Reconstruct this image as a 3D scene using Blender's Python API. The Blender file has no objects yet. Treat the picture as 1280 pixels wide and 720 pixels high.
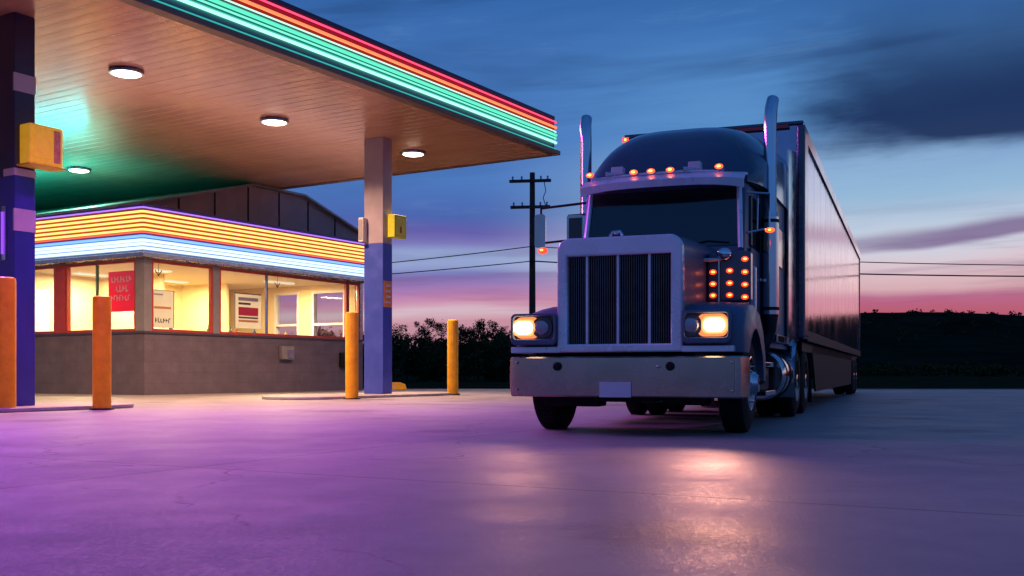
import bpy, bmesh, math, random
from mathutils import Vector, Matrix, noise
random.seed(7)
C = bpy.context.scene.collection
SC = bpy.context.scene
PI = math.pi
R = math.radians

# ------------------------------------------------------------------ camera
cam_d = bpy.data.cameras.new('camera')
cam = bpy.data.objects.new('camera', cam_d); C.objects.link(cam)
cam.location = (0, 0, .65); cam.rotation_euler = (R(90), 0, 0)
cam_d.sensor_width = 36; cam_d.lens = 36 * 1300 / 1280
cam_d.shift_y = 104 / 1280
cam_d.clip_start = .05; cam_d.clip_end = 5000
SC.camera = cam

# ------------------------------------------------------------------ render settings
SC.view_settings.view_transform = 'Standard'
SC.view_settings.look = 'None'
SC.view_settings.exposure = 0
SC.view_settings.gamma = 1
SC.view_settings.use_curve_mapping = False
SC.render.engine = 'CYCLES'
SC.cycles.max_bounces = 6
SC.cycles.diffuse_bounces = 3
SC.cycles.glossy_bounces = 4
SC.cycles.transparent_max_bounces = 12
SC.cycles.sample_clamp_indirect = 4
SC.cycles.use_denoising = True

def lin(r, g, b, k=1.0):
    f = lambda c: (c/255/12.92 if c/255 <= .04045 else ((c/255+.055)/1.055)**2.4)
    return (f(r)*k, f(g)*k, f(b)*k, 1)

# ------------------------------------------------------------------ dusk sky
world = bpy.data.worlds.new('World'); SC.world = world; world.use_nodes = True
NT = world.node_tree; NT.nodes.clear()

class G:
    """small node graph writer"""
    def __init__(s, nt): s.nt = nt
    def n(s, t, **kw):
        o = s.nt.nodes.new(t)
        for k, v in kw.items(): setattr(o, k, v)
        return o
    def put(s, sock, v):
        if isinstance(v, bpy.types.NodeSocket): s.nt.links.new(v, sock)
        else: sock.default_value = v
    def m(s, op, a, b=0.0, c=0.0, clamp=False):
        o = s.n('ShaderNodeMath', operation=op, use_clamp=clamp)
        s.put(o.inputs[0], a); s.put(o.inputs[1], b); s.put(o.inputs[2], c)
        return o.outputs[0]
    def mr(s, v, a, b, c=0.0, d=1.0, smooth=True):
        o = s.n('ShaderNodeMapRange', interpolation_type='SMOOTHSTEP' if smooth else 'LINEAR')
        for i, x in enumerate((v, a, b, c, d)): s.put(o.inputs[i], x)
        return o.outputs[0]
    def ramp(s, v, stops, interp='LINEAR'):
        o = s.n('ShaderNodeValToRGB'); r = o.color_ramp; r.interpolation = interp
        while len(r.elements) < len(stops): r.elements.new(.5)
        for e, (p, c) in zip(r.elements, stops): e.position = p; e.color = c
        s.put(o.inputs[0], v); return o.outputs[0]
    def mix(s, f, a, b, mode='MIX'):
        o = s.n('ShaderNodeMix', data_type='RGBA', blend_type=mode)
        s.put(o.inputs[0], f); s.put(o.inputs[6], a); s.put(o.inputs[7], b)
        return o.outputs[2]
    def noise(s, vec, scale, detail=4, rough=.55, dist=0.0):
        o = s.n('ShaderNodeTexNoise'); s.put(o.inputs['Vector'], vec)
        o.inputs['Scale'].default_value = scale; o.inputs['Detail'].default_value = detail
        o.inputs['Roughness'].default_value = rough; o.inputs['Distortion'].default_value = dist
        return o.outputs['Fac']
    def xyz(s, x, y, z=0.0):
        o = s.n('ShaderNodeCombineXYZ'); s.put(o.inputs[0], x); s.put(o.inputs[1], y); s.put(o.inputs[2], z)
        return o.outputs[0]

g = G(NT)
tc = g.n('ShaderNodeTexCoord').outputs['Generated']
sep = g.n('ShaderNodeSeparateXYZ'); g.put(sep.inputs[0], tc)
X, Y, Z = sep.outputs
az = g.m('ARCTAN2', X, Y)                       # 0 towards the sunset side
hyp = g.m('SQRT', g.m('ADD', g.m('MULTIPLY', X, X), g.m('MULTIPLY', Y, Y)))
el = g.m('DIVIDE', Z, g.m('MAXIMUM', hyp, .02))  # tangent of the elevation
cosaz = g.m('MAXIMUM', g.m('COSINE', az), .25)
sv = g.m('MULTIPLY', el, 1.0)
# slow warps
wob = g.m('SUBTRACT', g.noise(g.xyz(g.m('MULTIPLY', az, 1.0), g.m('MULTIPLY', el, 2.2)), 3.0, 4), .5)
e2 = g.m('ADD', el, g.m('MULTIPLY', wob, .03))
e2 = g.m('ADD', e2, g.m('MULTIPLY', az, -.012))
P = [(0, lin(140, 74, 100)), (.050, lin(190, 96, 122)), (.062, lin(190, 108, 146)), (.070, lin(220, 178, 186)), (.088, lin(228, 200, 208)),
     (.104, lin(216, 214, 228)), (.128, lin(196, 210, 230)), (.155, lin(154, 192, 224)), (.19, lin(138, 176, 218)), (.225, lin(92, 148, 208)), (.28, lin(84, 140, 204)), (.32, lin(66, 120, 188)),
     (.36, lin(52, 104, 170)), (.45, lin(44, 96, 168)), (1.0, lin(36, 78, 144))]
front = g.ramp(g.m('MAXIMUM', e2, 0.0), P)
PL = [(0, lin(140, 80, 105)), (.048, lin(214, 160, 176)), (.057, lin(224, 200, 212)), (.064, lin(214, 152, 182)), (.074, lin(184, 132, 186)), (.084, lin(146, 122, 188)),
      (.092, lin(120, 120, 188)), (.099, lin(152, 166, 214)), (.112, lin(156, 176, 220)), (.122, lin(126, 122, 190)), (.133, lin(104, 98, 176)), (.148, lin(78, 106, 182)), (.18, lin(80, 126, 198)),
      (.225, lin(76, 124, 196)), (.27, lin(74, 126, 196)), (.31, lin(66, 116, 186)), (.36, lin(56, 108, 178)), (.45, lin(44, 96, 168)), (1.0, lin(36, 78, 144))]
left = g.ramp(g.m('MAXIMUM', e2, 0.0), PL)
col = g.mix(g.mr(az, -.05, .22), left, front)
# thin purple and rose streaks near the horizon
sv1 = g.noise(g.xyz(g.m('MULTIPLY', az, 1.6), g.m('MULTIPLY', g.m('ADD', el, g.m('MULTIPLY', az, -.03)), 26.0)), 1.6, 5, .6, .3)
st = g.mr(sv1, .47, .66)
st = g.m('MULTIPLY', st, g.mr(el, .035, .06)); st = g.m('MULTIPLY', st, g.mr(el, .17, .11))
col = g.mix(g.m('MULTIPLY', st, .42), col, g.ramp(el, [(0, lin(150, 62, 92)), (.07, lin(160, 82, 120)), (.11, lin(104, 88, 142)), (.17, lin(80, 108, 165))]))
# one slanting rose bank on the right
bank = g.m('ADD', el, g.m('ADD', g.m('MULTIPLY', g.m('SUBTRACT', az, .36), -.07), g.m('MULTIPLY', wob, .02)))
bk = g.m('MULTIPLY', g.mr(bank, .108, .114), g.mr(bank, .132, .121))
bk = g.m('MULTIPLY', bk, g.mr(az, .2, .42)); 
col = g.mix(g.m('MULTIPLY', bk, .8), col, lin(116, 88, 142))
# broad soft streaks higher up
sv2 = g.noise(g.xyz(g.m('MULTIPLY', az, 1.1), g.m('MULTIPLY', g.m('ADD', el, g.m('MULTIPLY', az, -.10)), 7.0)), 1.5, 5, .55, .4)
up = g.mr(el, .14, .22)
col = g.mix(g.m('MULTIPLY', g.mr(sv2, .48, .68), g.m('MULTIPLY', up, .62)), col, lin(34, 66, 120))
col = g.mix(g.m('MULTIPLY', g.mr(sv2, .47, .3), g.m('MULTIPLY', up, .3)), col, lin(84, 134, 198))
# the heavy dark cloud bank on the right
cw = g.m('SUBTRACT', g.noise(g.xyz(g.m('MULTIPLY', az, 2.0), g.m('MULTIPLY', el, 6.0)), 2.2, 5), .5)
wisp = g.noise(g.xyz(g.m('MULTIPLY', az, 2.4), g.m('MULTIPLY', g.m('ADD', el, g.m('MULTIPLY', az, -.06)), 22.0)), 2.4, 8, .68, .6)
cw = g.m('ADD', cw, g.m('MULTIPLY', g.m('SUBTRACT', wisp, .5), .22))
col = g.mix(g.m('MULTIPLY', g.mr(wisp, .52, .75), g.mr(el, .10, .2, 0, .14)), col, lin(40, 72, 124))
col = g.mix(g.m('MULTIPLY', g.mr(wisp, .46, .28), g.mr(el, .05, .16, .10, .10)), col, lin(132, 170, 212))
ce = g.m('ADD', el, g.m('MULTIPLY', cw, .045))
cl = g.m('MULTIPLY', g.mr(ce, .190, .212), g.mr(ce, .40, .235))
caz = g.m('ADD', az, g.m('MULTIPLY', cw, .3))
cl = g.m('MULTIPLY', cl, g.mr(caz, .22, .385)); cl = g.m('MULTIPLY', cl, g.mr(az, 1.9, .9))
col = g.mix(g.m('MULTIPLY', cl, .95), col, lin(20, 44, 90))
# away from the sunset: plain deep dusk blue
rear = g.ramp(g.m('MAXIMUM', el, 0.0), [(0, lin(70, 88, 130)), (.1, lin(84, 112, 170)), (.3, lin(66, 118, 196)), (1.0, lin(44, 98, 178))])
col = g.mix(g.mr(g.m('ABSOLUTE', az), 1.2, 2.2), col, rear)
zen = g.mr(el, 1.0, 4.0)
col = g.mix(zen, col, lin(40, 92, 172))
col = g.mix(g.mr(Z, -.001, -.03), col, lin(10, 12, 18))
sky = g.n('ShaderNodeTexSky', sky_type='NISHITA'); sky.sun_disc = False
sky.sun_elevation = R(0.5); sky.sun_rotation = R(25)
bg2 = g.n('ShaderNodeBackground'); g.put(bg2.inputs[0], sky.outputs[0]); bg2.inputs[1].default_value = .0012
bg = g.n('ShaderNodeBackground'); g.put(bg.inputs[0], col); bg.inputs[1].default_value = .92
add = g.n('ShaderNodeAddShader'); g.put(add.inputs[0], bg.outputs[0]); g.put(add.inputs[1], bg2.outputs[0])
wo = g.n('ShaderNodeOutputWorld'); g.put(wo.inputs[0], add.outputs[0])

def light(name, kind, power, color, loc, direction, parent=None, **kw):
    d = bpy.data.lights.new(name, kind); d.energy = power; d.color = color
    for k, v in kw.items(): setattr(d, k, v)
    o = bpy.data.objects.new(name, d); C.objects.link(o)
    o.location = loc; o.rotation_euler = Vector(direction).to_track_quat('-Z', 'Y').to_euler()
    if parent: o.parent = parent
    return o
# last afterglow of the sun, just over the horizon behind the lorry
light('sun', 'SUN', .03, (1, .6, .55), (0, 0, 30), (-.42, -.9, -.06), angle=R(18))

# ------------------------------------------------------------------ materials
def mat(name, col=(.5, .5, .5), rough=.5, metal=0.0, spec=.5, coat=0.0, emit=None, es=0.0, var=0.0, vscale=4.0, bump=0.0, bscale=20.0,
        rvar=0.0, coord='Object', stretch=None, col2=None):
    m = bpy.data.materials.new(name); m.use_nodes = True
    nt = m.node_tree; q = G(nt); b = nt.nodes['Principled BSDF']
    b.inputs['Base Color'].default_value = (*col[:3], 1); b.inputs['Roughness'].default_value = rough
    b.inputs['Metallic'].default_value = metal; b.inputs['Specular IOR Level'].default_value = spec
    b.inputs['Coat Weight'].default_value = coat; b.inputs['Coat Roughness'].default_value = .08
    if emit: b.inputs['Emission Color'].default_value = (*emit[:3], 1); b.inputs['Emission Strength'].default_value = es
    v = q.n('ShaderNodeTexCoord').outputs[coord]
    if stretch:
        mp = q.n('ShaderNodeMapping'); q.put(mp.inputs[0], v); mp.inputs['Scale'].default_value = stretch; v = mp.outputs[0]
    if var or rvar:
        f = q.noise(v, vscale, 6, .6)
        if var:
            c2 = col2 or tuple(c*(1-var) for c in col[:3])
            c1 = tuple(min(1, c*(1+var*.5)) for c in col[:3]) if not col2 else col
            q.put(b.inputs['Base Color'], q.ramp(f, [(.3, (*c2[:3], 1)), (.7, (*c1[:3], 1))]))
        if rvar: q.put(b.inputs['Roughness'], q.mr(f, .3, .7, max(.02, rough-rvar), min(1, rough+rvar)))
    if bump:
        bp = q.n('ShaderNodeBump'); bp.inputs['Strength'].default_value = bump; bp.inputs['Distance'].default_value = .01
        q.put(bp.inputs['Height'], q.noise(v, bscale, 5, .6)); q.put(b.inputs['Normal'], bp.outputs[0])
    m['b'] = 1
    return m

def emis(name, c, s, base=(.1, .1, .1)):
    return mat(name, base, .3, emit=c, es=s)

M = {}
M['chrome'] = mat('polished_chrome', (.62, .62, .64), .13, 1, rvar=.05, vscale=6, bump=.03, bscale=3)
M['bumper'] = mat('brushed_steel', (.52, .39, .33), .27, 1, rvar=.05, vscale=2, bump=.05, bscale=1.6, var=.12)
M['silver'] = mat('silver_paint', (.70, .74, .80), .3, .2, coat=.6, var=.12, vscale=3, rvar=.06)
M['paint'] = mat('slate_blue_paint', (.08, .115, .18), .5, .1, coat=.12, var=.15, vscale=2, rvar=.06)
M['navy'] = mat('dark_navy_paint', (.035, .06, .10), .26, .2, coat=.7, var=.2, vscale=2, rvar=.08)
M['black'] = mat('black_plastic', (.012, .012, .014), .55, var=.3, spec=.15)
M['tyre'] = mat('tyre_rubber', (.014, .014, .015), .75, var=.4, vscale=9, bump=.3, bscale=40, spec=.15)
M['darkmetal'] = mat('grimy_frame_metal', (.03, .03, .032), .55, .6, var=.5, vscale=5, bump=.2, spec=.15)
M['slat'] = mat('grille_slat_metal', (.12, .11, .12), .4, .8, var=.3, vscale=9)
M['glassdark'] = mat('dark_windscreen_glass', (.006, .009, .013), .05, 0, .8, rvar=.03, vscale=2)
M['mirror'] = mat('mirror_back_chrome', (.55, .52, .5), .2, 1, var=.15)
M['amber'] = emis('amber_lamp', (1, .10, .01), 2.2)
M['ambercore'] = emis('amber_lamp_core', (1, .32, .06), 7)
M['red'] = emis('red_amber_lamp', (1, .055, .006), 2.0)
M['redcore'] = emis('red_amber_lamp_core', (1, .30, .05), 7)
M['head'] = emis('headlamp_bulb_glow', (1, .72, .42), 14)
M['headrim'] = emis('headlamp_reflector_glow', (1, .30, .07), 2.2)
M['headglow'] = emis('headlamp_outer_painted_glow', (1, .24, .06), 1.3)  # emissive like the rim above: orange lamp glow painted round the bulb
M['turn'] = emis('turn_signal_strip', (1, .22, .06), 1.2)
M['lens'] = mat('unlit_lamp_lens', (.35, .33, .38), .12, .6, coat=.5, bump=.6, bscale=60)
M['plate'] = mat('blank_number_plate', (.62, .60, .66), .5, var=.08)
M['bplate'] = mat('orange_bollard_paint', (.98, .47, .001), .42, var=.25, vscale=5, rvar=.1, bump=.08, bscale=30)
M['yellow'] = mat('yellow_box_paint', (.80, .62, .03), .4, var=.2, vscale=7)
M['red_frame'] = mat('red_window_frame', (.50, .06, .04), .4, var=.2)
M['post'] = mat('grey_corner_post', (.26, .25, .25), .5, var=.15, vscale=3)
M['block'] = None
M['cream'] = mat('cream_interior_wall', (.80, .66, .36), .7, var=.06, vscale=2)
M['ceil_in'] = mat('interior_ceiling', (.78, .66, .42), .8, var=.05)
M['floor_in'] = mat('interior_floor', (.35, .30, .26), .5, var=.2)
M['white'] = mat('white_trim', (.74, .73, .72), .5, var=.06)
M['steel_trim'] = mat('satin_steel_trim', (.5, .5, .55), .25, .9, rvar=.1)
M['colblue'] = mat('blue_column_paint', (.042, .075, .42), .42, var=.18, vscale=2.5, rvar=.1)
M['coldeep'] = mat('deep_blue_column_paint', (.035, .05, .26), .45, var=.2, vscale=2.5, rvar=.1)
M['colnavy'] = mat('dark_column_paint', (.035, .03, .07), .4, var=.2, vscale=2.5, rvar=.1)
M['colpale'] = mat('pale_column_paint', (.33, .29, .35), .45, var=.15, vscale=2.5, rvar=.1)
M['sticker'] = mat('pale_sticker', (.6, .55, .5), .5, var=.1)
M['orangest'] = mat('orange_sticker', (.75, .25, .06), .5, var=.1)
M['pole'] = mat('creosoted_pole_wood', (.035, .028, .024), .85, var=.4, vscale=6, bump=.3)
M['wire'] = mat('black_cable', (.01, .01, .012), .6)
M['gable'] = mat('brown_gable_panel', (.36, .27, .27), .5, var=.25, vscale=1.2, rvar=.1, bump=.08, bscale=5)
M['roofm'] = mat('grey_metal_roof', (.30, .32, .31), .42, .3, var=.2)
M['trunk'] = mat('tree_bark', (.035, .026, .02), .9, var=.4, vscale=5, bump=.4, spec=.0)
M['leaf'] = mat('tree_leaves', (.045, .055, .022), .8, var=.5, vscale=2, spec=.0)
M['leaf2'] = mat('tree_leaves_brown', (.06, .045, .022), .8, var=.5, vscale=2, spec=.0)
M['hill'] = mat('wooded_hill', (.014, .020, .012), .95, var=.5, vscale=.05, bump=.5, bscale=.6, spec=.0)

def ground_mat():
    m = bpy.data.materials.new('worn_concrete'); m.use_nodes = True; nt = m.node_tree; q = G(nt); b = nt.nodes['Principled BSDF']
    v = q.n('ShaderNodeTexCoord').outputs['Object']
    big = q.noise(v, .22, 5, .6); mid = q.noise(v, 1.7, 6, .65); fine = q.noise(v, 38, 5, .7); grit = q.noise(v, 140, 3, .7)
    c = q.ramp(big, [(.3, (.19, .185, .185, 1)), (.7, (.30, .29, .285, 1))])
    c = q.mix(.55, c, q.ramp(mid, [(.3, (.13, .125, .125, 1)), (.72, (.36, .35, .345, 1))]), 'MULTIPLY')
    c = q.mix(1.0, c, (2.1, 2.1, 2.1, 1), 'MULTIPLY')
    c = q.mix(.35, c, q.ramp(fine, [(.35, (.12, .12, .12, 1)), (.7, (.5, .5, .5, 1))]), 'OVERLAY')
    # cracks
    vo = q.n('ShaderNodeTexVoronoi', feature='DISTANCE_TO_EDGE')
    wv = q.n('ShaderNodeMapping'); q.put(wv.inputs[0], v)
    nz = q.n('ShaderNodeTexNoise'); q.put(nz.inputs['Vector'], v); nz.inputs['Scale'].default_value = 1.3; nz.inputs['Detail'].default_value = 6
    vm = q.n('ShaderNodeVectorMath', operation='MULTIPLY_ADD'); q.put(vm.inputs[0], nz.outputs['Color']); vm.inputs[1].default_value = (1.1,)*3; q.put(vm.inputs[2], v)
    q.put(vo.inputs['Vector'], vm.outputs[0]); vo.inputs['Scale'].default_value = .21
    crack = q.mr(vo.outputs['Distance'], .0, .006, 1, 0)
    crack = q.m('MULTIPLY', crack, q.mr(mid, .42, .58))
    # saw-cut joints
    sp = q.n('ShaderNodeSeparateXYZ'); mp = q.n('ShaderNodeMapping'); q.put(mp.inputs[0], v); mp.inputs['Rotation'].default_value = (0, 0, R(28)); q.put(sp.inputs[0], mp.outputs[0])
    jx = q.m('PINGPONG', sp.outputs[0], 2.6); jy = q.m('PINGPONG', sp.outputs[1], 2.6)
    joint = q.m('MAXIMUM', q.mr(jx, .0, .03, 1, 0), q.mr(jy, .0, .03, 1, 0))
    dk = q.m('MAXIMUM', q.m('MULTIPLY', crack, .7), q.m('MULTIPLY', joint, .6))
    c = q.mix(dk, c, (.035, .033, .033, 1))
    st = q.n('ShaderNodeTexVoronoi', feature='SMOOTH_F1'); q.put(st.inputs['Vector'], v); st.inputs['Scale'].default_value = .55; st.inputs['Randomness'].default_value = 1
    spot = q.mr(q.m('ADD', st.outputs['Distance'], q.m('MULTIPLY', q.noise(v, 4.0, 5, .7), .35)), .28, .46, 1, 0)
    c = q.mix(q.m('MULTIPLY', spot, .5), c, (.05, .048, .046, 1))
    tt = q.noise(v, 300, 2, .8); c = q.mix(.5, c, q.ramp(tt, [(.4, (.25, .25, .25, 1)), (.62, (.78, .78, .78, 1))]), 'OVERLAY')
    q.put(b.inputs['Base Color'], c)
    rn = q.noise(v, .9, 6, .7)
    q.put(b.inputs['Roughness'], q.mr(q.m('ADD', q.m('MULTIPLY', rn, .4), q.m('MULTIPLY', fine, .6)), .34, .66, .40, .68))
    b.inputs['Specular IOR Level'].default_value = .5
    h = q.m('ADD', q.m('MULTIPLY', fine, .45), q.m('MULTIPLY', grit, .22))
    h = q.m('ADD', h, q.m('MULTIPLY', mid, .75)); h = q.m('SUBTRACT', h, q.m('MULTIPLY', dk, .5))
    bp = q.n('ShaderNodeBump'); bp.inputs['Strength'].default_value = .55; bp.inputs['Distance'].default_value = .012
    q.put(bp.inputs['Height'], h); q.put(b.inputs['Normal'], bp.outputs[0])
    return m
M['concrete'] = ground_mat()
M['pad'] = mat('pale_island_concrete', (.36, .34, .32), .55, var=.25, vscale=3, bump=.3, bscale=30, rvar=.1)
M['grass'] = mat('dark_rough_grass', (.030, .034, .016), .95, var=.5, vscale=.4, bump=.8, bscale=6, spec=.0)

def block_mat():
    m = bpy.data.materials.new('painted_block'); m.use_nodes = True; nt = m.node_tree; q = G(nt); b = nt.nodes['Principled BSDF']
    v = q.n('ShaderNodeTexCoord').outputs['UV']
    br = q.n('ShaderNodeTexBrick'); q.put(br.inputs['Vector'], v)
    br.inputs['Color1'].default_value = (.13, .105, .13, 1); br.inputs['Color2'].default_value = (.14, .115, .14, 1)
    br.inputs['Mortar'].default_value = (.12, .10, .12, 1); br.inputs['Scale'].default_value = 1
    br.inputs['Brick Width'].default_value = .62; br.inputs['Row Height'].default_value = .3; br.inputs['Mortar Size'].default_value = .012
    n = q.noise(v, 2.2, 6, .6)
    q.put(b.inputs['Base Color'], q.mix(.35, br.outputs['Color'], q.ramp(n, [(.3, (.25, .25, .25, 1)), (.7, (.75, .75, .75, 1))]), 'OVERLAY'))
    b.inputs['Roughness'].default_value = .6
    bp = q.n('ShaderNodeBump'); bp.inputs['Strength'].default_value = .4; bp.inputs['Distance'].default_value = .01
    q.put(bp.inputs['Height'], q.m('ADD', q.m('MULTIPLY', br.outputs['Fac'], -1.0), q.m('MULTIPLY', q.noise(v, 40, 4), .5))); q.put(b.inputs['Normal'], bp.outputs[0])
    return m
M['block'] = block_mat()

def soffit_mat():
    """ribbed satin metal ceiling, ribs along local Y"""
    m = bpy.data.materials.new('ribbed_soffit_metal'); m.use_nodes = True; nt = m.node_tree; q = G(nt); b = nt.nodes['Principled BSDF']
    v = q.n('ShaderNodeTexCoord').outputs['Object']; sp = q.n('ShaderNodeSeparateXYZ'); q.put(sp.inputs[0], v)
    p = q.m('PINGPONG', sp.outputs[0], .15)
    seam = q.mr(p, 0, .014, 1, 0)
    n = q.noise(v, .5, 5, .6)
    mp = q.n('ShaderNodeMapping'); q.put(mp.inputs[0], v); mp.inputs['Scale'].default_value = (3.3, .25, 1)
    n2 = q.noise(mp.outputs[0], 1.0, 3, .6)
    c = q.ramp(n, [(.3, (.55, .30, .17, 1)), (.7, (.68, .40, .24, 1))])
    c = q.mix(.25, c, q.ramp(n2, [(.3, (.30, .30, .30, 1)), (.7, (.66, .66, .66, 1))]), 'OVERLAY')
    c = q.mix(q.m('MULTIPLY', seam, .16), c, (.12, .07, .045, 1))
    q.put(b.inputs['Base Color'], c); b.inputs['Roughness'].default_value = .24; b.inputs['Metallic'].default_value = .35
    bp = q.n('ShaderNodeBump'); bp.inputs['Strength'].default_value = .32; bp.inputs['Distance'].default_value = .02
    q.put(bp.inputs['Height'], q.m('ADD', q.m('MULTIPLY', seam, .5), q.m('ADD', q.m('MULTIPLY', q.m('SINE', q.m('MULTIPLY', sp.outputs[0], 21.0)), .12), q.m('MULTIPLY', n2, .8))))
    q.put(b.inputs['Normal'], bp.outputs[0])
    return m
M['soffit'] = soffit_mat()

def trailer_mat():
    """polished aluminium sheets with vertical seams and gentle oil-canning; sheets run along local Y"""
    m = bpy.data.materials.new('polished_trailer_sheet'); m.use_nodes = True; nt = m.node_tree; q = G(nt); b = nt.nodes['Principled BSDF']
    v = q.n('ShaderNodeTexCoord').outputs['Object']; sp = q.n('ShaderNodeSeparateXYZ'); q.put(sp.inputs[0], v)
    p = q.m('PINGPONG', sp.outputs[1], .61)
    seam = q.mr(p, 0, .02, 1, 0)
    rz = q.m('PINGPONG', sp.outputs[2], .05); rivet = q.m('MULTIPLY', q.mr(p, .02, .03, 1, 0), q.mr(rz, .0, .012, 1, 0))
    mp = q.n('ShaderNodeMapping'); q.put(mp.inputs[0], v); mp.inputs['Rotation'].default_value = (R(-24), 0, 0); mp.inputs['Scale'].default_value = (1, 2.6, .7)
    can = q.noise(mp.outputs[0], 1.0, 4, .6)
    dirt = q.noise(v, 1.2, 6, .65)
    q.put(b.inputs['Base Color'], q.mix(q.m('MULTIPLY', seam, .7), q.ramp(dirt, [(.3, (.21, .27, .37, 1)), (.7, (.35, .43, .56, 1))]), (.08, .08, .09, 1)))
    b.inputs['Metallic'].default_value = .92
    q.put(b.inputs['Roughness'], q.mr(dirt, .3, .7, .07, .15))
    bp = q.n('ShaderNodeBump'); bp.inputs['Strength'].default_value = .26; bp.inputs['Distance'].default_value = .03
    q.put(bp.inputs['Height'], q.m('ADD', q.m('ADD', can, q.m('MULTIPLY', seam, .2)), q.m('MULTIPLY', rivet, .2)))
    q.put(b.inputs['Normal'], bp.outputs[0])
    return m
M['trailer'] = trailer_mat()

def pane_mat():
    m = bpy.data.materials.new('window_glass'); m.use_nodes = True; nt = m.node_tree; nt.nodes.clear(); q = G(nt)
    t = q.n('ShaderNodeBsdfTransparent'); t.inputs[0].default_value = (.95, .97, .96, 1)
    gl = q.n('ShaderNodeBsdfGlossy'); gl.inputs['Roughness'].default_value = .03
    fr = q.n('ShaderNodeFresnel'); fr.inputs[0].default_value = 1.45
    mx = q.n('ShaderNodeMixShader'); q.put(mx.inputs[0], q.m('MULTIPLY', fr.outputs[0], .16)); q.put(mx.inputs[1], t.outputs[0]); q.put(mx.inputs[2], gl.outputs[0])
    o = q.n('ShaderNodeOutputMaterial'); q.put(o.inputs[0], mx.outputs[0])
    return m
M['pane'] = pane_mat()

def paper(name, c):
    m = bpy.data.materials.new(name); m.use_nodes = True; nt = m.node_tree; nt.nodes.clear(); q = G(nt)
    d = q.n('ShaderNodeBsdfDiffuse'); d.inputs[0].default_value = (*c, 1); t = q.n('ShaderNodeBsdfTranslucent'); t.inputs[0].default_value = (*c, 1)
    mx = q.n('ShaderNodeMixShader'); mx.inputs[0].default_value = .6; q.put(mx.inputs[1], d.outputs[0]); q.put(mx.inputs[2], t.outputs[0])
    q.put(q.n('ShaderNodeOutputMaterial').inputs[0], mx.outputs[0]); return m

# ------------------------------------------------------------------ mesh helpers
def tag(o, label=None, cat=None, group=None, kind=None):
    if label: o['label'] = label
    if cat: o['category'] = cat
    if group: o['group'] = group
    if kind: o['kind'] = kind
    return o

def empty(name, label=None, cat=None, loc=(0, 0, 0), rz=0, group=None):
    o = bpy.data.objects.new(name, None); C.objects.link(o); o.location = loc; o.rotation_euler = (0, 0, rz)
    o.empty_display_size = .2
    return tag(o, label, cat, group)

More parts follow.
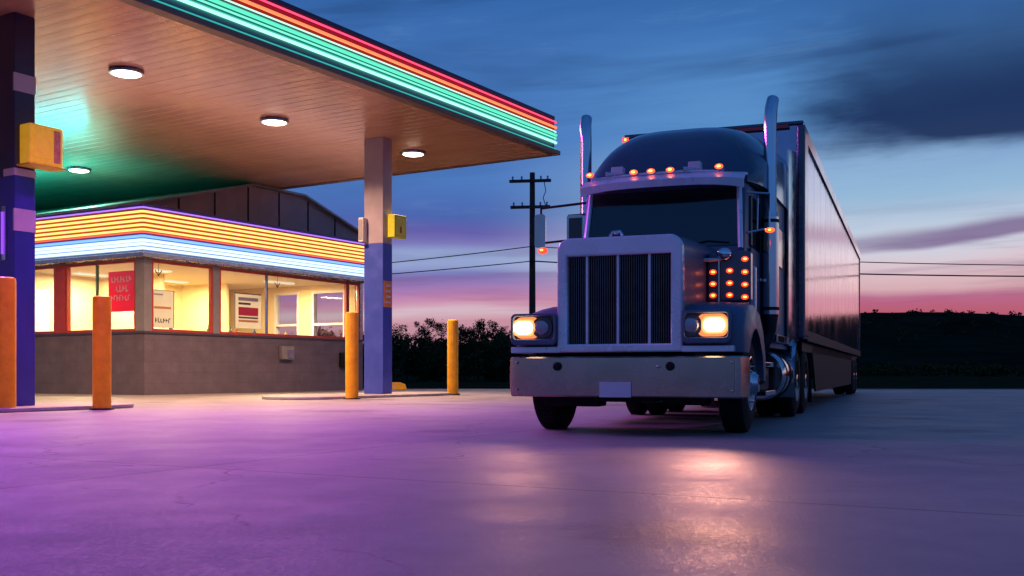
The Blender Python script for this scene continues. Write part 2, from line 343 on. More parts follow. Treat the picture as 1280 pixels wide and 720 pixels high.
class MB:
    def __init__(s): s.bm = bmesh.new()
    def box(s, x0, x1, y0, y1, z0, z1):
        v = [s.bm.verts.new((x, y, z)) for z in (z0, z1) for y in (y0, y1) for x in (x0, x1)]
        for f in ((0, 2, 3, 1), (4, 5, 7, 6), (0, 1, 5, 4), (2, 6, 7, 3), (0, 4, 6, 2), (1, 3, 7, 5)): s.bm.faces.new([v[i] for i in f])
        return s
    def loft(s, rings, close=True, caps=True):
        rs = [[s.bm.verts.new(p) for p in r] for r in rings]
        n = len(rs[0])
        for a, b in zip(rs, rs[1:]):
            for i in range(n if close else n-1):
                j = (i+1) % n; s.bm.faces.new((a[i], a[j], b[j], b[i]))
        if caps and close:
            s.bm.faces.new(rs[0][::-1]); s.bm.faces.new(rs[-1])
        return s
    def tube(s, pts, r, n=10, caps=True):
        pts = [Vector(p) for p in pts]; rr = r if isinstance(r, (list, tuple)) else [r]*len(pts)
        rings = []; up = None
        for i, p in enumerate(pts):
            t = (pts[min(i+1, len(pts)-1)] - pts[max(i-1, 0)]).normalized()
            if up is None: up = t.orthogonal().normalized()
            up = (up - t*up.dot(t)).normalized(); w = t.cross(up)
            rings.append([p + (up*math.cos(2*PI*k/n) + w*math.sin(2*PI*k/n))*rr[i] for k in range(n)])
        return s.loft(rings, True, caps)
    def lathe(s, prof, axis='X', n=28, c=(0, 0, 0)):
        """prof: (along axis, radius) closed into a solid"""
        rings = []
        for a, r in prof:
            ring = []
            for k in range(n):
                t = 2*PI*k/n; p, q_ = r*math.cos(t), r*math.sin(t)
                ring.append((c[0]+a, c[1]+p, c[2]+q_) if axis == 'X' else ((c[0]+p, c[1]+a, c[2]+q_) if axis == 'Y' else (c[0]+p, c[1]+q_, c[2]+a)))
            rings.append(ring)
        return s.loft(rings, True, True)
    def ball(s, c, r, sx=1, sy=1, sz=1, n=10, m=7):
        rings = []
        for j in range(m):
            t = PI*(j+.5)/m - PI/2
            rings.append([(c[0]+r*sx*math.cos(t)*math.cos(2*PI*k/n), c[1]+r*sy*math.cos(t)*math.sin(2*PI*k/n), c[2]+r*sz*math.sin(t)) for k in range(n)])
        return s.loft(rings)
    def prism(s, poly, axis, a0, a1):
        f = {'X': lambda p, a: (a, p[0], p[1]), 'Y': lambda p, a: (p[0], a, p[1]), 'Z': lambda p, a: (p[0], p[1], a)}[axis]
        return s.loft([[f(p, a0) for p in poly], [f(p, a1) for p in poly]])
    def quad(s, *p):
        s.bm.faces.new([s.bm.verts.new(q) for q in p]); return s
    def build(s, name, m, parent=None, smooth=False, bevel=0, seg=2, uv=False, angle=35):
        bmesh.ops.recalc_face_normals(s.bm, faces=s.bm.faces)
        me = bpy.data.meshes.new(name)
        if uv:
            L = s.bm.loops.layers.uv.new('UVMap')
            for f in s.bm.faces:
                n = f.normal
                for l in f.loops:
                    c = l.vert.co
                    l[L].uv = (c.y, c.z) if abs(n.x) > .7 else ((c.x, c.z) if abs(n.y) > .7 else (c.x, c.y))
        s.bm.to_mesh(me); s.bm.free()
        me.materials.append(m)
        if smooth or bevel:
            for p in me.polygons: p.use_smooth = True
            try: me.set_sharp_from_angle(angle=R(angle))
            except Exception: pass
        o = bpy.data.objects.new(name, me); C.objects.link(o)
        if parent: o.parent = parent
        if bevel:
            b = o.modifiers.new('bevel', 'BEVEL'); b.width = bevel; b.segments = seg; b.limit_method = 'ANGLE'; b.angle_limit = R(30); b.harden_normals = True
        return o

def plate(name, outlines, depth, m, parent, mtx, bevel=.006):
    """flat plate with holes: outlines in the local XY plane, thickened along Z, moved by mtx"""
    cu = bpy.data.curves.new(name, 'CURVE'); cu.dimensions = '2D'; cu.fill_mode = 'BOTH'
    cu.extrude = depth/2; cu.bevel_depth = bevel; cu.bevel_resolution = 2; cu.offset = -bevel
    for o in outlines:
        sp = cu.splines.new('POLY'); sp.points.add(len(o)-1); sp.use_cyclic_u = True
        for p, q in zip(sp.points, o): p.co = (q[0], q[1], 0, 1)
    t = bpy.data.objects.new(name, cu); C.objects.link(t)
    dg = bpy.context.evaluated_depsgraph_get(); dg.update()
    me = bpy.data.meshes.new_from_object(t.evaluated_get(dg)); me.name = name
    bpy.data.objects.remove(t); bpy.data.curves.remove(cu)
    me.transform(mtx); me.materials.clear(); me.materials.append(m)
    ob = bpy.data.objects.new(name, me); C.objects.link(ob); ob.parent = parent
    return ob

def rrect(x0, x1, y0, y1, r, n=6, corners=(1, 1, 1, 1)):
    pts = []
    for i, (cx, cy, a) in enumerate(((x1-r, y1-r, 0), (x0+r, y1-r, 90), (x0+r, y0+r, 180), (x1-r, y0+r, 270))):
        if corners[i]:
            pts += [(cx+r*math.cos(R(a+90*k/n)), cy+r*math.sin(R(a+90*k/n))) for k in range(n+1)]
        else:
            pts.append(((x1, y1), (x0, y1), (x0, y0), (x1, y0))[i])
    return pts

def kids(o): return [c for c in bpy.data.objects if c.parent == o]
def copy_tree(o, parent=None):
    c = o.copy(); C.objects.link(c)
    if parent: c.parent = parent
    for ch in kids(o): copy_tree(ch, c)
    return c

# ------------------------------------------------------------------ ground, kerb, grass, hills
def grid(name, x0, x1, y0, y1, nx, ny, zf, m, kind='structure'):
    b = bmesh.new(); vs = [[b.verts.new((x0+(x1-x0)*i/nx, y0+(y1-y0)*j/ny, zf(x0+(x1-x0)*i/nx, y0+(y1-y0)*j/ny))) for i in range(nx+1)] for j in range(ny+1)]
    for j in range(ny):
        for i in range(nx): b.faces.new((vs[j][i], vs[j][i+1], vs[j+1][i+1], vs[j+1][i]))
    me = bpy.data.meshes.new(name); b.to_mesh(me); b.free(); me.materials.append(m)
    o = bpy.data.objects.new(name, me); C.objects.link(o); o['kind'] = kind
    for p in me.polygons: p.use_smooth = True
    return o
grid('ground', -1500, 1500, -60, 2500, 30, 30, lambda x, y: -.12, M['grass'])
lot = MB().box(-70, 80, -14, 36.6, -.118, 0).build('parking_lot', M['concrete']); lot['kind'] = 'structure'
kb = MB().box(-70, 80, 36.6, 36.8, -.118, .025).build('kerb', M['pad'], bevel=.02); kb['kind'] = 'structure'

def hill_z(x, y):
    d = math.exp(-((y-430)/110)**2)
    h = 26.5 + 3.2*noise.noise(Vector((x*.006, 1.3, 0))) + 2*noise.noise(Vector((x*.02, y*.02, 3)))
    side = 1/(1+math.exp(-(x-20)/45))
    h = h*(.22+.78*side)
    return -1.5 + max(0, h)*d
grid('hills', -900, 1100, 180, 700, 160, 40, hill_z, M['hill'])

# ------------------------------------------------------------------ trees and far woods
def leaf_cloud(mb, blobs, n, s):
    for _ in range(n):
        c, r = random.choice(blobs)
        while True:
            v = Vector((random.uniform(-1, 1), random.uniform(-1, 1), random.uniform(-1, 1)))
            if .1 < v.length < 1: break
        p = Vector(c) + v*r*(.55+.5*random.random())
        a = Vector((random.gauss(0, 1), random.gauss(0, 1), random.gauss(0, 1))).normalized(); b = a.orthogonal().normalized(); q = a.cross(b)
        k = s*random.uniform(.5, 1.3)
        mb.quad(p-b*k, p-q*k*.6, p+b*k, p+q*k*.6)

def make_tree(h, spread, nb, leaves, lm, base=.35):
    root = empty('tree')
    tk = MB(); tips = []
    tk.tube([(0, 0, -.3), (.04*h*random.uniform(-1, 1), 0, h*.35), (.05*h*random.uniform(-1, 1), .03*h, h*.7), (.06*h*random.uniform(-1, 1), 0, h*.96)], [h*.024, h*.018, h*.011, h*.003], 7)
    for i in range(nb):
        z = h*random.uniform(base, .85); a = random.uniform(0, 2*PI); L = spread*(1.1-.45*z/h)*random.uniform(.6, 1.1)
        e = (math.cos(a)*L, math.sin(a)*L, z+L*random.uniform(.25, .7)); mdl = (e[0]*.5, e[1]*.5, z+(e[2]-z)*.35)
        tk.tube([(0, 0, z), mdl, e], [h*.009, h*.006, h*.002], 5)
        for _ in range(3):
            f = (e[0]+random.uniform(-.4, .4)*L, e[1]+random.uniform(-.4, .4)*L, e[2]+random.uniform(0, .45)*L)
            tk.tube([mdl, f], [h*.004, h*.0015], 4); tips.append((f, spread*random.uniform(.13, .27)))
        tips.append((e, spread*random.uniform(.18, .34)))
    tk.build('trunk', M['trunk'], root, smooth=True)
    cr = MB(); leaf_cloud(cr, tips, int(leaves*1.9), h*.0145); cr.build('crown', lm, root)
    return root
protos = [make_tree(6.2, 2.7, 11, 2600, M['leaf']), make_tree(7.0, 3.2, 13, 3000, M['leaf2']), make_tree(5.4, 2.5, 9, 1700, M['leaf']), make_tree(6.6, 2.4, 12, 1300, M['leaf2'])]
spots = [(-13.2, 92, 1.0, 3), (-11.0, 88, .82, 0), (-9.6, 95, .93, 2), (-7.9, 90, 1.0, 1), (-6.2, 86, .85, 2), (-4.7, 93, 1.02, 0), (-2.9, 90, .98, 1), (-1.5, 87, .9, 3),
         (-.2, 94, .95, 0), (1.6, 90, .9, 1), (-16.5, 96, .95, 0), (-20, 94, 1.0, 2), (3.4, 92, .88, 2)]
tl = ['bare-limbed brown tree just right of the blue column beyond the lot', 'low dark green tree near the blue column beyond the lot', 'thin small tree in the dip of the far tree line',
      'broad brown tree left of the lone far bollard', 'smallest tree in front of the far tree line', 'dense tree behind the lone far bollard', 'full brown tree just right of the far bollard',
      'sparse see-through tree midway between far bollard and truck', 'dark green tree nearing the left of the truck', 'brown tree hidden partly by the truck headlight',
      'dark tree seen past the diner end', 'small tree farthest left behind the diner', 'small tree behind the truck fender']
used = set()
for i, (x, y, s, k) in enumerate(spots):
    o = protos[k] if k not in used else copy_tree(protos[k]); used.add(k)
    o.location = (x, y, -.12); o.rotation_euler.z = random.uniform(0, 6); s *= .69; o.scale = (s*1.15, s*1.15, s*random.uniform(.94, 1.05))
    tag(o, tl[i], 'tree', 'trees beyond the lot')
# undergrowth and far woodland nobody could count
sc = MB()
bl = []
for i in range(150):
    x = -34 + i*.28; bl.append(((x, 78+random.uniform(-3, 3), random.uniform(.2, 3.0)), random.uniform(.8, 1.4)))
leaf_cloud(sc, bl, 34000, .15)
tag(sc.build('undergrowth', M['leaf']), 'dark mass of scrub under the far trees left of the truck', 'undergrowth', kind='stuff')
sc = MB(); bl = []
for i in range(1800):
    x = random.uniform(-260, 620); y = random.uniform(330, 430); bl.append(((x, y, hill_z(x, y)+random.uniform(-2.0, .2)), random.uniform(1.2, 2.4)))
leaf_cloud(sc, bl, 60000, .6)
tag(sc.build('far_wood', M['leaf']), 'dark woodland covering the hill right of the trailer', 'woodland', kind='stuff')
sc = MB(); bl = []
for i in range(420):
    x = random.uniform(-60, 150); y = random.uniform(150, 175); bl.append(((x, y, random.uniform(0, 1.2)), random.uniform(.7, 1.4)))
leaf_cloud(sc, bl, 26000, .3)
tag(sc.build('hedgerow', M['leaf']), 'low black hedgerow along the far side of the field', 'hedgerow', kind='stuff')

# ------------------------------------------------------------------ utility pole and cables
up = empty('utility_pole', 'tall dark wooden utility pole with two crossarms behind the truck mirror', 'utility pole', (.9, 46, -.12), R(-8))
MB().tube([(0, 0, -.4), (0, 0, 9.55)], [.165, .115], 12).build('pole', M['pole'], up, smooth=True)
for z, w in ((9.15, 1.0), (8.0, .95)):
    a = MB(); a.box(-w, w*.85, -.24, -.13, z-.06, z+.07); ar = a.build('crossarm', M['pole'], up, bevel=.01)
    for x in (-.85, -.45, .4, .7):
        MB().lathe([(0, .02), (.03, .045), (.07, .03), (.1, .05), (.15, .03)], 'Z', 10, (x*w, -.185, z+.072)).build('insulator', M['steel_trim'], ar, smooth=True)
MB().tube([(.55, -.19, 9.08), (.62, -.2, 8.7), (.5, -.19, 8.4), (.6, -.19, 8.08)], .02, 6).build('jumper_wire', M['wire'], up)
up2 = copy_tree(up); up2.location = (44, 39, -.12); tag(up2, 'utility pole standing out of frame right of the truck', 'utility pole')
for c in [up2] + kids(up2): pass
def cable(name, a, b, sag, r, label):
    pts = []
    for i in range(25):
        t = i/24; p = Vector(a).lerp(Vector(b), t); p.z -= sag*4*t*(1-t); pts.append(p)
    return tag(MB().tube(pts, r, 5).build(name, M['wire'], smooth=True), label, 'cable', 'cables on the utility poles')
Pz = (.9, 45.8)
cable('overhead_cable', (-28, 52, 5.1), (*Pz, 6.15), .5, .022, 'upper black cable crossing the sky left of the pole')
cable('overhead_cable', (-28, 52, 4.6), (*Pz, 5.5), .35, .022, 'lower black cable crossing the sky left of the pole')
cable('overhead_cable', (*Pz, 6.15), (44, 38.8, 5.15), .7, .02, 'upper thin cable crossing the sunset right of the trailer')
cable('overhead_cable', (*Pz, 5.5), (44, 38.8, 4.75), .62, .03, 'lower thick cable crossing the sunset right of the trailer')

# ------------------------------------------------------------------ canopy over the forecourt
CZ = 6.6
can = empty('fuel_canopy', 'wide forecourt canopy with red and green neon fascia on blue columns', 'canopy', (1.16, 28.5, 0), R(58.3))
# local X runs along the neon front edge (towards the far tip at 0), local Y goes away left
LX, LY = -34, 25
MB().box(LX, -.12, .12, LY, CZ, CZ+.05).build('soffit', M['soffit'], can)
MB().box(LX, -.06, .08, LY, CZ+.052, CZ+.98).build('roof_deck', M['darkmetal'], can)
lipm = mat('bronze_edge_trim', (.20, .13, .10), .4, .4, var=.2)
MB().box(LX, .10, -.14, .118, CZ-.03, CZ+.085).build('edge_trim', lipm, can, bevel=.012)
MB().box(-.118, .10, .122, LY, CZ-.03, CZ+.10).build('edge_trim', lipm, can, bevel=.012)
MB().box(-.055, .0, .08, LY, CZ+.10, CZ+.97).build('end_fascia', mat('navy_fascia', (.02, .03, .08), .4, var=.2), can)
redp = mat('red_fascia_panel', (.30, .008, .012), .35, var=.15); grp = mat('green_fascia_panel', (.01, .20, .15), .35, var=.15); blp = mat('blue_fascia_panel', (.005, .06, .13), .35, var=.15)
MB().box(LX, .0, -.02, .078, CZ+.94, CZ+1.03).build('cap_trim', mat('navy_cap', (.02, .02, .08), .4, var=.2), can, bevel=.01)
MB().box(LX, .0, .0, .078, CZ+.60, CZ+.938).build('red_fascia', redp, can)
MB().box(LX, .0, .0, .078, CZ+.26, CZ+.598).build('green_fascia', grp, can)
MB().box(LX, .0, .0, .078, CZ+.086, CZ+.258).build('blue_fascia', blp, can)
TUBES = [(.86, .020, (1, .05, .13), 2.2), (.71, .032, (1, .17, .05), 1.9), (.60, .016, (.45, 1, .75), 1.5), (.50, .036, (.13, 1, .66), .95),
         (.415, .020, (.22, 1, .74), 1.1), (.35, .010, (.05, .6, .42), 1.0), (.295, .034, (.42, 1, .86), 1.35), (.125, .018, (.03, .50, .42), .9)]
for k, (dz, r, c, s) in enumerate(TUBES):
    MB().tube([(LX, -.05-r*.6, CZ+dz), (-.02, -.05-r*.6, CZ+dz)], r, 8).build('neon_tube', emis('neon_%s' % k, c, s), can)
    if dz > .2: MB().tube([(.03, -.05, CZ+dz), (.03, .5, CZ+dz)], r*.8, 8).build('neon_return', emis('neon_end_%s' % k, c, s*.6), can)
# added violet fill for the ground, stronger than the neon tubes would throw
LP = light('neon_light', 'AREA', 800, (.74, .08, 1.0), (-14.5, -.22, CZ-.06), (0, -.42, -.9), can, shape='RECTANGLE', size=13, size_y=.3, spread=R(150))

def column(name, loc, top, low=None):
    o = empty(name, None, None); o.parent = can
    W, D = .62, .38
    MB().box(0, D, 0, W, 0, 3.9).build('blue_casing', low or M['colblue'], o, bevel=.015)
    MB().box(.002, D-.002, .002, W-.002, 3.902, CZ-.002).build('upper_casing', top, o, bevel=.015)
    MB().box(-.06, D+.06, -.06, W+.06, 0, .05).build('base_plate', M['darkmetal'], o, bevel=.01)
    o.location = loc
    return o
def to_local(p):
    a = R(58.3); dx, dy = p[0]-1.16, p[1]-28.5
    return (dx*math.cos(a)+dy*math.sin(a), -dx*math.sin(a)+dy*math.cos(a), 0)
colR = column('column', to_local((-3.27, 26.35)), M['colpale'])
colL = column('column', to_local((-8.23, 17.2)), M['colnavy'], M['coldeep'])
column('column', to_local((-16.5, 31.5)), M['colpale'])
Rz = R(58.3); CA = Vector((math.cos(Rz), math.sin(Rz), 0)); CB = Vector((-CA.y, CA.x, 0))
NR = Vector((-3.27, 26.35, 0)); NL = Vector((-8.23, 17.2, 0))
MB().box(-.006, .386, -.006, .03, 2.98, 3.35).build('pale_band', M['sticker'], colL)
MB().box(-.006, .386, -.006, .03, 5.3, 5.6).build('pale_band', M['sticker'], colL)
MB().box(-.005, .385, -.006, .3, 3.9, 4.02).build('pale_band', M['sticker'], colL)
# purple neon tube fixed on the near face of the left column
ne = empty('column_neon', None); ne.parent = colL
MB().tube([(-.05, .26, 2.6), (-.05, .26, 3.3)], .02, 10).build('neon_tube', emis('violet_neon', (.30, .06, 1), 1.3), ne)
MB().box(-.03, -.001, .21, .31, 2.5, 3.4).build('neon_holder', M['steel_trim'], ne, bevel=.005)
light('violet_light', 'AREA', 60, (.5, .12, 1), (-.12, .26, 2.95), (-1, 0, -.1), ne, shape='RECTANGLE', size=.1, size_y=.8)
# sticker on the right column
def onface(col, x0, x1, y0, y1, z0, z1, name, m): return MB().box(x0, x1, y0, y1, z0, z1).build(name, m, col, bevel=.003)
st_ = onface(colR, .03, .35, -.012, -.001, 2.28, 2.95, 'notice_sticker', M['orangest'])
for i, z in enumerate((2.38, 2.52, 2.66, 2.80)):
    onface(colR, .08+.03*(i % 2), .30, -.017, -.0125, z, z+.06, 'notice_mark', M['sticker']).parent = colR

# yellow and pale boxes fixed to the columns
def world_of(N, x, y, z): return N + CA*x + CB*y + Vector((0, 0, z))
yb = empty('equipment_box', 'yellow-green metal box fixed high on the right column', 'box', world_of(NR, .12, -.02, 4.05), Rz, 'boxes fixed to the columns')
MB().box(.0, .50, -.26, -.03, 0, .58).build('body', mat('lime_yellow_paint', (.62, .66, .03), .4, var=.15, vscale=5), yb, bevel=.02)
MB().box(.05, .45, -.275, -.262, .06, .52).build('door', mat('lime_yellow_door', (.70, .70, .04), .35, var=.15, vscale=5), yb, bevel=.006)
MB().box(.20, .26, -.29, -.276, .12, .28).build('latch', M['red_frame'], yb, bevel=.004)
pb = empty('speaker_box', 'slim pale box on the left face of the right column', 'box', world_of(NR, -.02, .5, 3.95), Rz, 'boxes fixed to the columns')
MB().box(-.16, -.002, .0, .16, 0, .62).build('body', M['sticker'], pb, bevel=.02)
MB().box(-.168, -.161, .02, .14, .05, .57).build('grille', M['post'], pb, bevel=.003)
yl = empty('equipment_box', 'weathered yellow box with reddish marks high on the left column', 'box', world_of(NL, .05, -.02, 4.08), Rz, 'boxes fixed to the columns')
wy = mat('yellow_box_painted_glow', (.95, .60, .03), .35, 0, emit=(1, .50, .02), es=.32, var=.3, vscale=6, rvar=.15)  # slight emission brightens the box colour; the box is no lamp
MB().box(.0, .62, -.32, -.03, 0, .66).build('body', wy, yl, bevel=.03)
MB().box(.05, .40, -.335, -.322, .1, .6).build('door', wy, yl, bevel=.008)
MB().box(.44, .56, -.335, -.322, .06, .6).build('marked_panel', mat('red_marked_panel', (.6, .12, .03), .4, var=.7, vscale=9, col2=(.8, .6, .2)), yl, bevel=.004)
MB().box(-.03, .65, -.35, -.0, -.03, -.002).build('bottom_flange', M['yellow'], yl, bevel=.006)

# downlights
def downlight(loc, label, disc, lc, p):
    o = empty('ceiling_light', label, 'ceiling light', loc, 0, 'round lights under the canopy')
    MB().lathe([(0, .30), (-.03, .34), (-.07, .33), (-.075, .29), (-.02, .28)], 'Z', 32).build('ring', M['steel_trim'], o, smooth=True)
    MB().lathe([(-.03, .27), (-.085, .26), (-.10, .2), (-.105, .05)], 'Z', 32).build('lens', emis('lamp_disc', disc, 9), o, smooth=True)
    light('lamp_light', 'AREA', p, lc, (0, 0, -.14), (0, 0, -1), o, shape='DISK', size=.5, spread=R(140))
WL = (1, .56, .34)
for (x, y), lb in (((-7.63, 20.57), 'nearest round canopy light, left of centre'), ((-5.62, 24.6), 'round canopy light in the middle of the soffit'), ((-2.68, 28.2), 'round canopy light right of the near column top'),
               ((-14.5, 24.0), 'round canopy light hidden past the left edge'), ):
    downlight((x, y, CZ), lb, (1, .86, .66), WL, 520)
downlight((-12.7, 30.5, CZ), 'greenish round canopy light nearest the diner roof', (.75, 1, .9), (.3, 1, .7), 120)


# ------------------------------------------------------------------ islands and bollards
def island(label, N, x0, x1, y0, y1):
    o = MB().prism(rrect(x0, x1, y0, y1, min(x1-x0, y1-y0)*.45, 8), 'Z', 0.0, .07).build('concrete_island', M['pad'], bevel=.02)
    o.location = N; o.rotation_euler.z = Rz
    return tag(o, label, 'kerb island', 'raised islands under the canopy')
island('low concrete island under the left column and bollards', NL, -1.5, 2.3, -.75, 1.5)
island('low concrete island under the right column', NR, -3.4, 3.2, -.55, 1.3)
def bollard(x, y, h, label):
    o = empty('bollard', label, 'bollard', (x, y, 0), random.uniform(0, 6), 'orange bollards on the forecourt')
    r = .15
    MB().lathe([(0, r), (h-.05, r), (h-.018, r*.93), (h-.002, r*.75), (h, .02)], 'Z', 28).build('post', M['bplate'], o, smooth=True)
    MB().lathe([(.0, r+.05), (.025, r+.045), (.03, r+.002)], 'Z', 28).build('base_collar', M['darkmetal'], o, smooth=True)
bollard(-8.03, 16.5, 2.14, 'cut-off nearest bollard in front of the left column')
bollard(-6.92, 17.55, 1.92, 'orange bollard in front of the diner corner windows')
bollard(-3.71, 24.1, 2.02, 'orange bollard just left of the right blue column')
bollard(-1.6, 28.1, 2.04, 'orange bollard alone between the right column and the truck')
ws = empty('wheel_stop', 'low orange wheel stop lying beside the right column', 'wheel stop', (-4.1, 36.0, 0), R(4))
MB().prism([(-.42, 0), (.46, 0), (.40, .2), (.22, .27), (-.42, .27)], 'Y', -.12, .12).build('block', M['bplate'], ws, bevel=.02)
MB().box(-.2, .1, -.125, -.121, .08, .14).build('reflector', M['sticker'], ws)

# ------------------------------------------------------------------ diner
D = empty('diner', 'low diner with glowing orange and white neon band, corner windows and brown gable', 'diner', (-9.97, 28.2, 0), R(59.7))
EX, EY = 9.42, 14.0     # facade lengths
SILL, HEAD = 1.8, 3.66
T = .18
lw = MB()
lw.box(0, EX, 0, T, 0, SILL-.12); lw.box(0, T, T+.002, EY, 0, SILL-.12); lw.box(EX-T, EX, T+.002, EY, 0, SILL-.12)
lw.build('lower_wall', M['block'], D, uv=True)
MB().box(-.04, EX+.04, -.045, T, SILL-.118, SILL-.06).box(-.04, T, T+.002, EY, SILL-.118, SILL-.06).build('sill', mat('dark_sill', (.08, .07, .09), .4, var=.2), D, bevel=.008)
hw = MB(); hw.box(0, EX, 0, T, HEAD+.04, 5.05); hw.box(0, T, T+.002, EY, HEAD+.04, 5.05); hw.box(EX-T, EX, T+.002, EY, HEAD+.04, 5.05)
hw.build('upper_wall', M['post'], D)
# corner and intermediate posts
po = [(-.02, .24, -.02, .34), (2.47, 2.72, -.02, T)]
for x0, x1, y0, y1 in po: MB().box(x0, x1, y0, y1, SILL-.058, HEAD+.038).build('post', M['post'], D, bevel=.012)
MB().box(EX-.16, EX, -.02, T, SILL-.058, HEAD+.038).build('post', M['steel_trim'], D, bevel=.012)
MB().box(-.02, T, 3.30, 3.76, SILL-.058, HEAD+.038).build('post', M['red_frame'], D, bevel=.012)
# windows
def window(axis, a0, a1, mull=(), mm=None):
    """axis 'X': in the y=0 facade; 'Y': in the x=0 facade; 'E': in the end wall"""
    def bx(mb, u0, u1, w0, w1, z0, z1):
        if axis == 'X': mb.box(u0, u1, w0, w1, z0, z1)
        elif axis == 'Y': mb.box(w0, w1, u0, u1, z0, z1)
        else: mb.box(EX-w1, EX-w0, u0, u1, z0, z1)
    f = MB(); w = .07; z0, z1 = SILL-.056, HEAD+.036
    bx(f, a0, a1, .0, .09, z0, z0+w); bx(f, a0, a1, .0, .09, z1-w, z1)
    bx(f, a0, a0+w, .0, .09, z0+w, z1-w); bx(f, a1-w, a1, .0, .09, z0+w, z1-w)
    fr = f.build('window_frame', M['red_frame'], D)
    for m_ in mull:
        k = MB(); bx(k, m_-.025, m_+.025, .01, .08, z0+w, z1-w); k.build('mullion', mm or M['colblue'], fr)
    p = MB(); bx(p, a0+w, a1-w, .04, .048, z0+w, z1-w); p.build('pane', M['pane'], fr)
    return fr
greenm = mat('green_mullion', (.12, .25, .18), .4, var=.1)
window('X', .242, 2.468); window('X', 2.722, 8.60, (4.72,), M['colblue']); window('X', 8.62, EX-.162)
window('Y', .342, 3.298, (1.98,), greenm); window('Y', 3.762, 6.6); window('Y', 6.62, 10.0); window('Y', 10.02, EY)
# end wall with two openings to the dusk
ew = MB()
for y0, y1 in ((T+.002, .62), (2.15, 2.75), (3.95, EY)): ew.box(EX-T, EX, y0, y1, SILL-.12, HEAD+.04)
ew.build('end_wall', M['cream'], D)
for y0, y1 in ((.622, 2.148), (2.752, 3.948)):
    f = MB()
    z0, z1 = SILL-.12, HEAD-.15
    f.box(EX-T-.03, EX-.01, y0, y0+.09, z0, z1); f.box(EX-T-.03, EX-.01, y1-.09, y1, z0, z1); f.box(EX-T-.03, EX-.01, y0+.09, y1-.09, z1-.09, z1)
    f.box(EX-T-.03, EX-.01, y0+.09, y1-.09, 2.28, 2.36)
    fr = f.build('window_frame', M['white'], D)
    MB().box(EX-.09, EX-.08, y0+.09, y1-.09, z0, z1-.09).build('pane', M['pane'], fr)
    MB().box(EX-T, EX-.02, y0, y1, z1+.001, HEAD+.04).build('lintel', M['cream'], D)
# interior
MB().box(T+.01, EX-T-.01, T+.01, EY, .0, .05).build('inside_floor', M['floor_in'], D)
MB().box(T+.01, EX-T-.01, T+.01, EY, HEAD+.05, HEAD+.12).build('inside_ceiling', M['ceil_in'], D)
MB().box(T+.01, EX-T-.01, 6.2, 6.35, .05, HEAD+.05).build('inside_wall', M['cream'], D)
MB().box(6.9, 7.02, 4.0, 6.2, .05, HEAD+.05).build('inside_wall', M['cream'], D)
MB().box(3.4, 3.5, 3.2, 6.2, .05, HEAD+.05).build('inside_wall', M['cream'], D)
MB().box(3.33, 3.398, 3.35, 4.15, .05, 3.1).build('inside_door', M['white'], D)
MB().box(5.2, 6.1, 6.14, 6.198, .05, 3.1).build('inside_door', M['white'], D)
MB().box(1.0, 1.5, 6.12, 6.198, .05, 3.2).build('inside_door', M['white'], D)
MB().box(.6, 8.6, .75, 1.25, 1.70, 1.76).box(.7, 8.5, .8, 1.2, .05, 1.70).build('counter', mat('counter_wood', (.45, .28, .14), .4, var=.3), D, bevel=.01)
for k, (x, h, c) in enumerate(((1.0, .22, (.6, .1, .05)), (1.15, .18, (.8, .8, .75)), (1.9, .25, (.1, .2, .4)), (3.2, .3, (.15, .3, .1)), (3.45, .22, (.8, .7, .1)), (3.6, .2, (.7, .1, .08)),
                               (4.1, .26, (.2, .2, .22)), (4.45, .2, (.5, .1, .1)), (5.3, .24, (.1, .25, .5)), (6.6, .22, (.7, .6, .3)))):
    o = MB().lathe([(0, .06), (h*.6, .06), (h*.75, .025), (h, .025)], 'Z', 12).build('bottle', mat('bottle_%d' % k, c, .2), smooth=True)
    w = Vector((-9.97, 28.2, 1.761)) + Vector((math.cos(R(59.7)), math.sin(R(59.7)), 0))*x + Vector((-math.sin(R(59.7)), math.cos(R(59.7)), 0))*(.95 + .08*(k % 3))
    o.location = w; tag(o, ('dark red bottle nearest the corner post on the diner counter', 'white jar beside the dark red bottle on the counter', 'navy bottle left of the dividing post on the counter',
        'dark green bottle, tallest, on the diner counter', 'mustard yellow bottle beside the tall green one', 'bright red bottle right of the yellow one', 'charcoal bottle under the crimson poster',
        'brick red jar right of the charcoal bottle', 'blue bottle right of the blue mullion inside the diner', 'tan bottle farthest right on the diner counter')[k], 'bottle', 'containers on the diner counter')
# small pendant hooks
for x in (1.0, 5.8): MB().tube([(x-.12, .6, 3.5), (x, .6, 3.35), (x+.12, .6, 3.5)], .015, 6).tube([(x, .6, 3.35), (x, .6, HEAD+.05)], .008, 5).build('hanging_hook', M['black'], D)
for x, y in ((2.2, 2.2), (7.4, 2.0), (2.2, 5.0), (5.2, 4.8)):
    MB().box(x-.6, x+.6, y-.15, y+.15, HEAD-.0, HEAD+.048).build('inside_lamp', emis('inside_tube_lamp', (1, .85, .6), .9), D)
    light('inside_light', 'AREA', 360, (1, .72, .40), (x, y, HEAD-.03), (0, 0, -1), D, shape='RECTANGLE', size=1.1, size_y=.28)
light('inside_light', 'AREA', 500, (1, .74, .38), (2.2, 8.8, HEAD-.03), (0, 0, -1), D, shape='RECTANGLE', size=1.1, size_y=1)

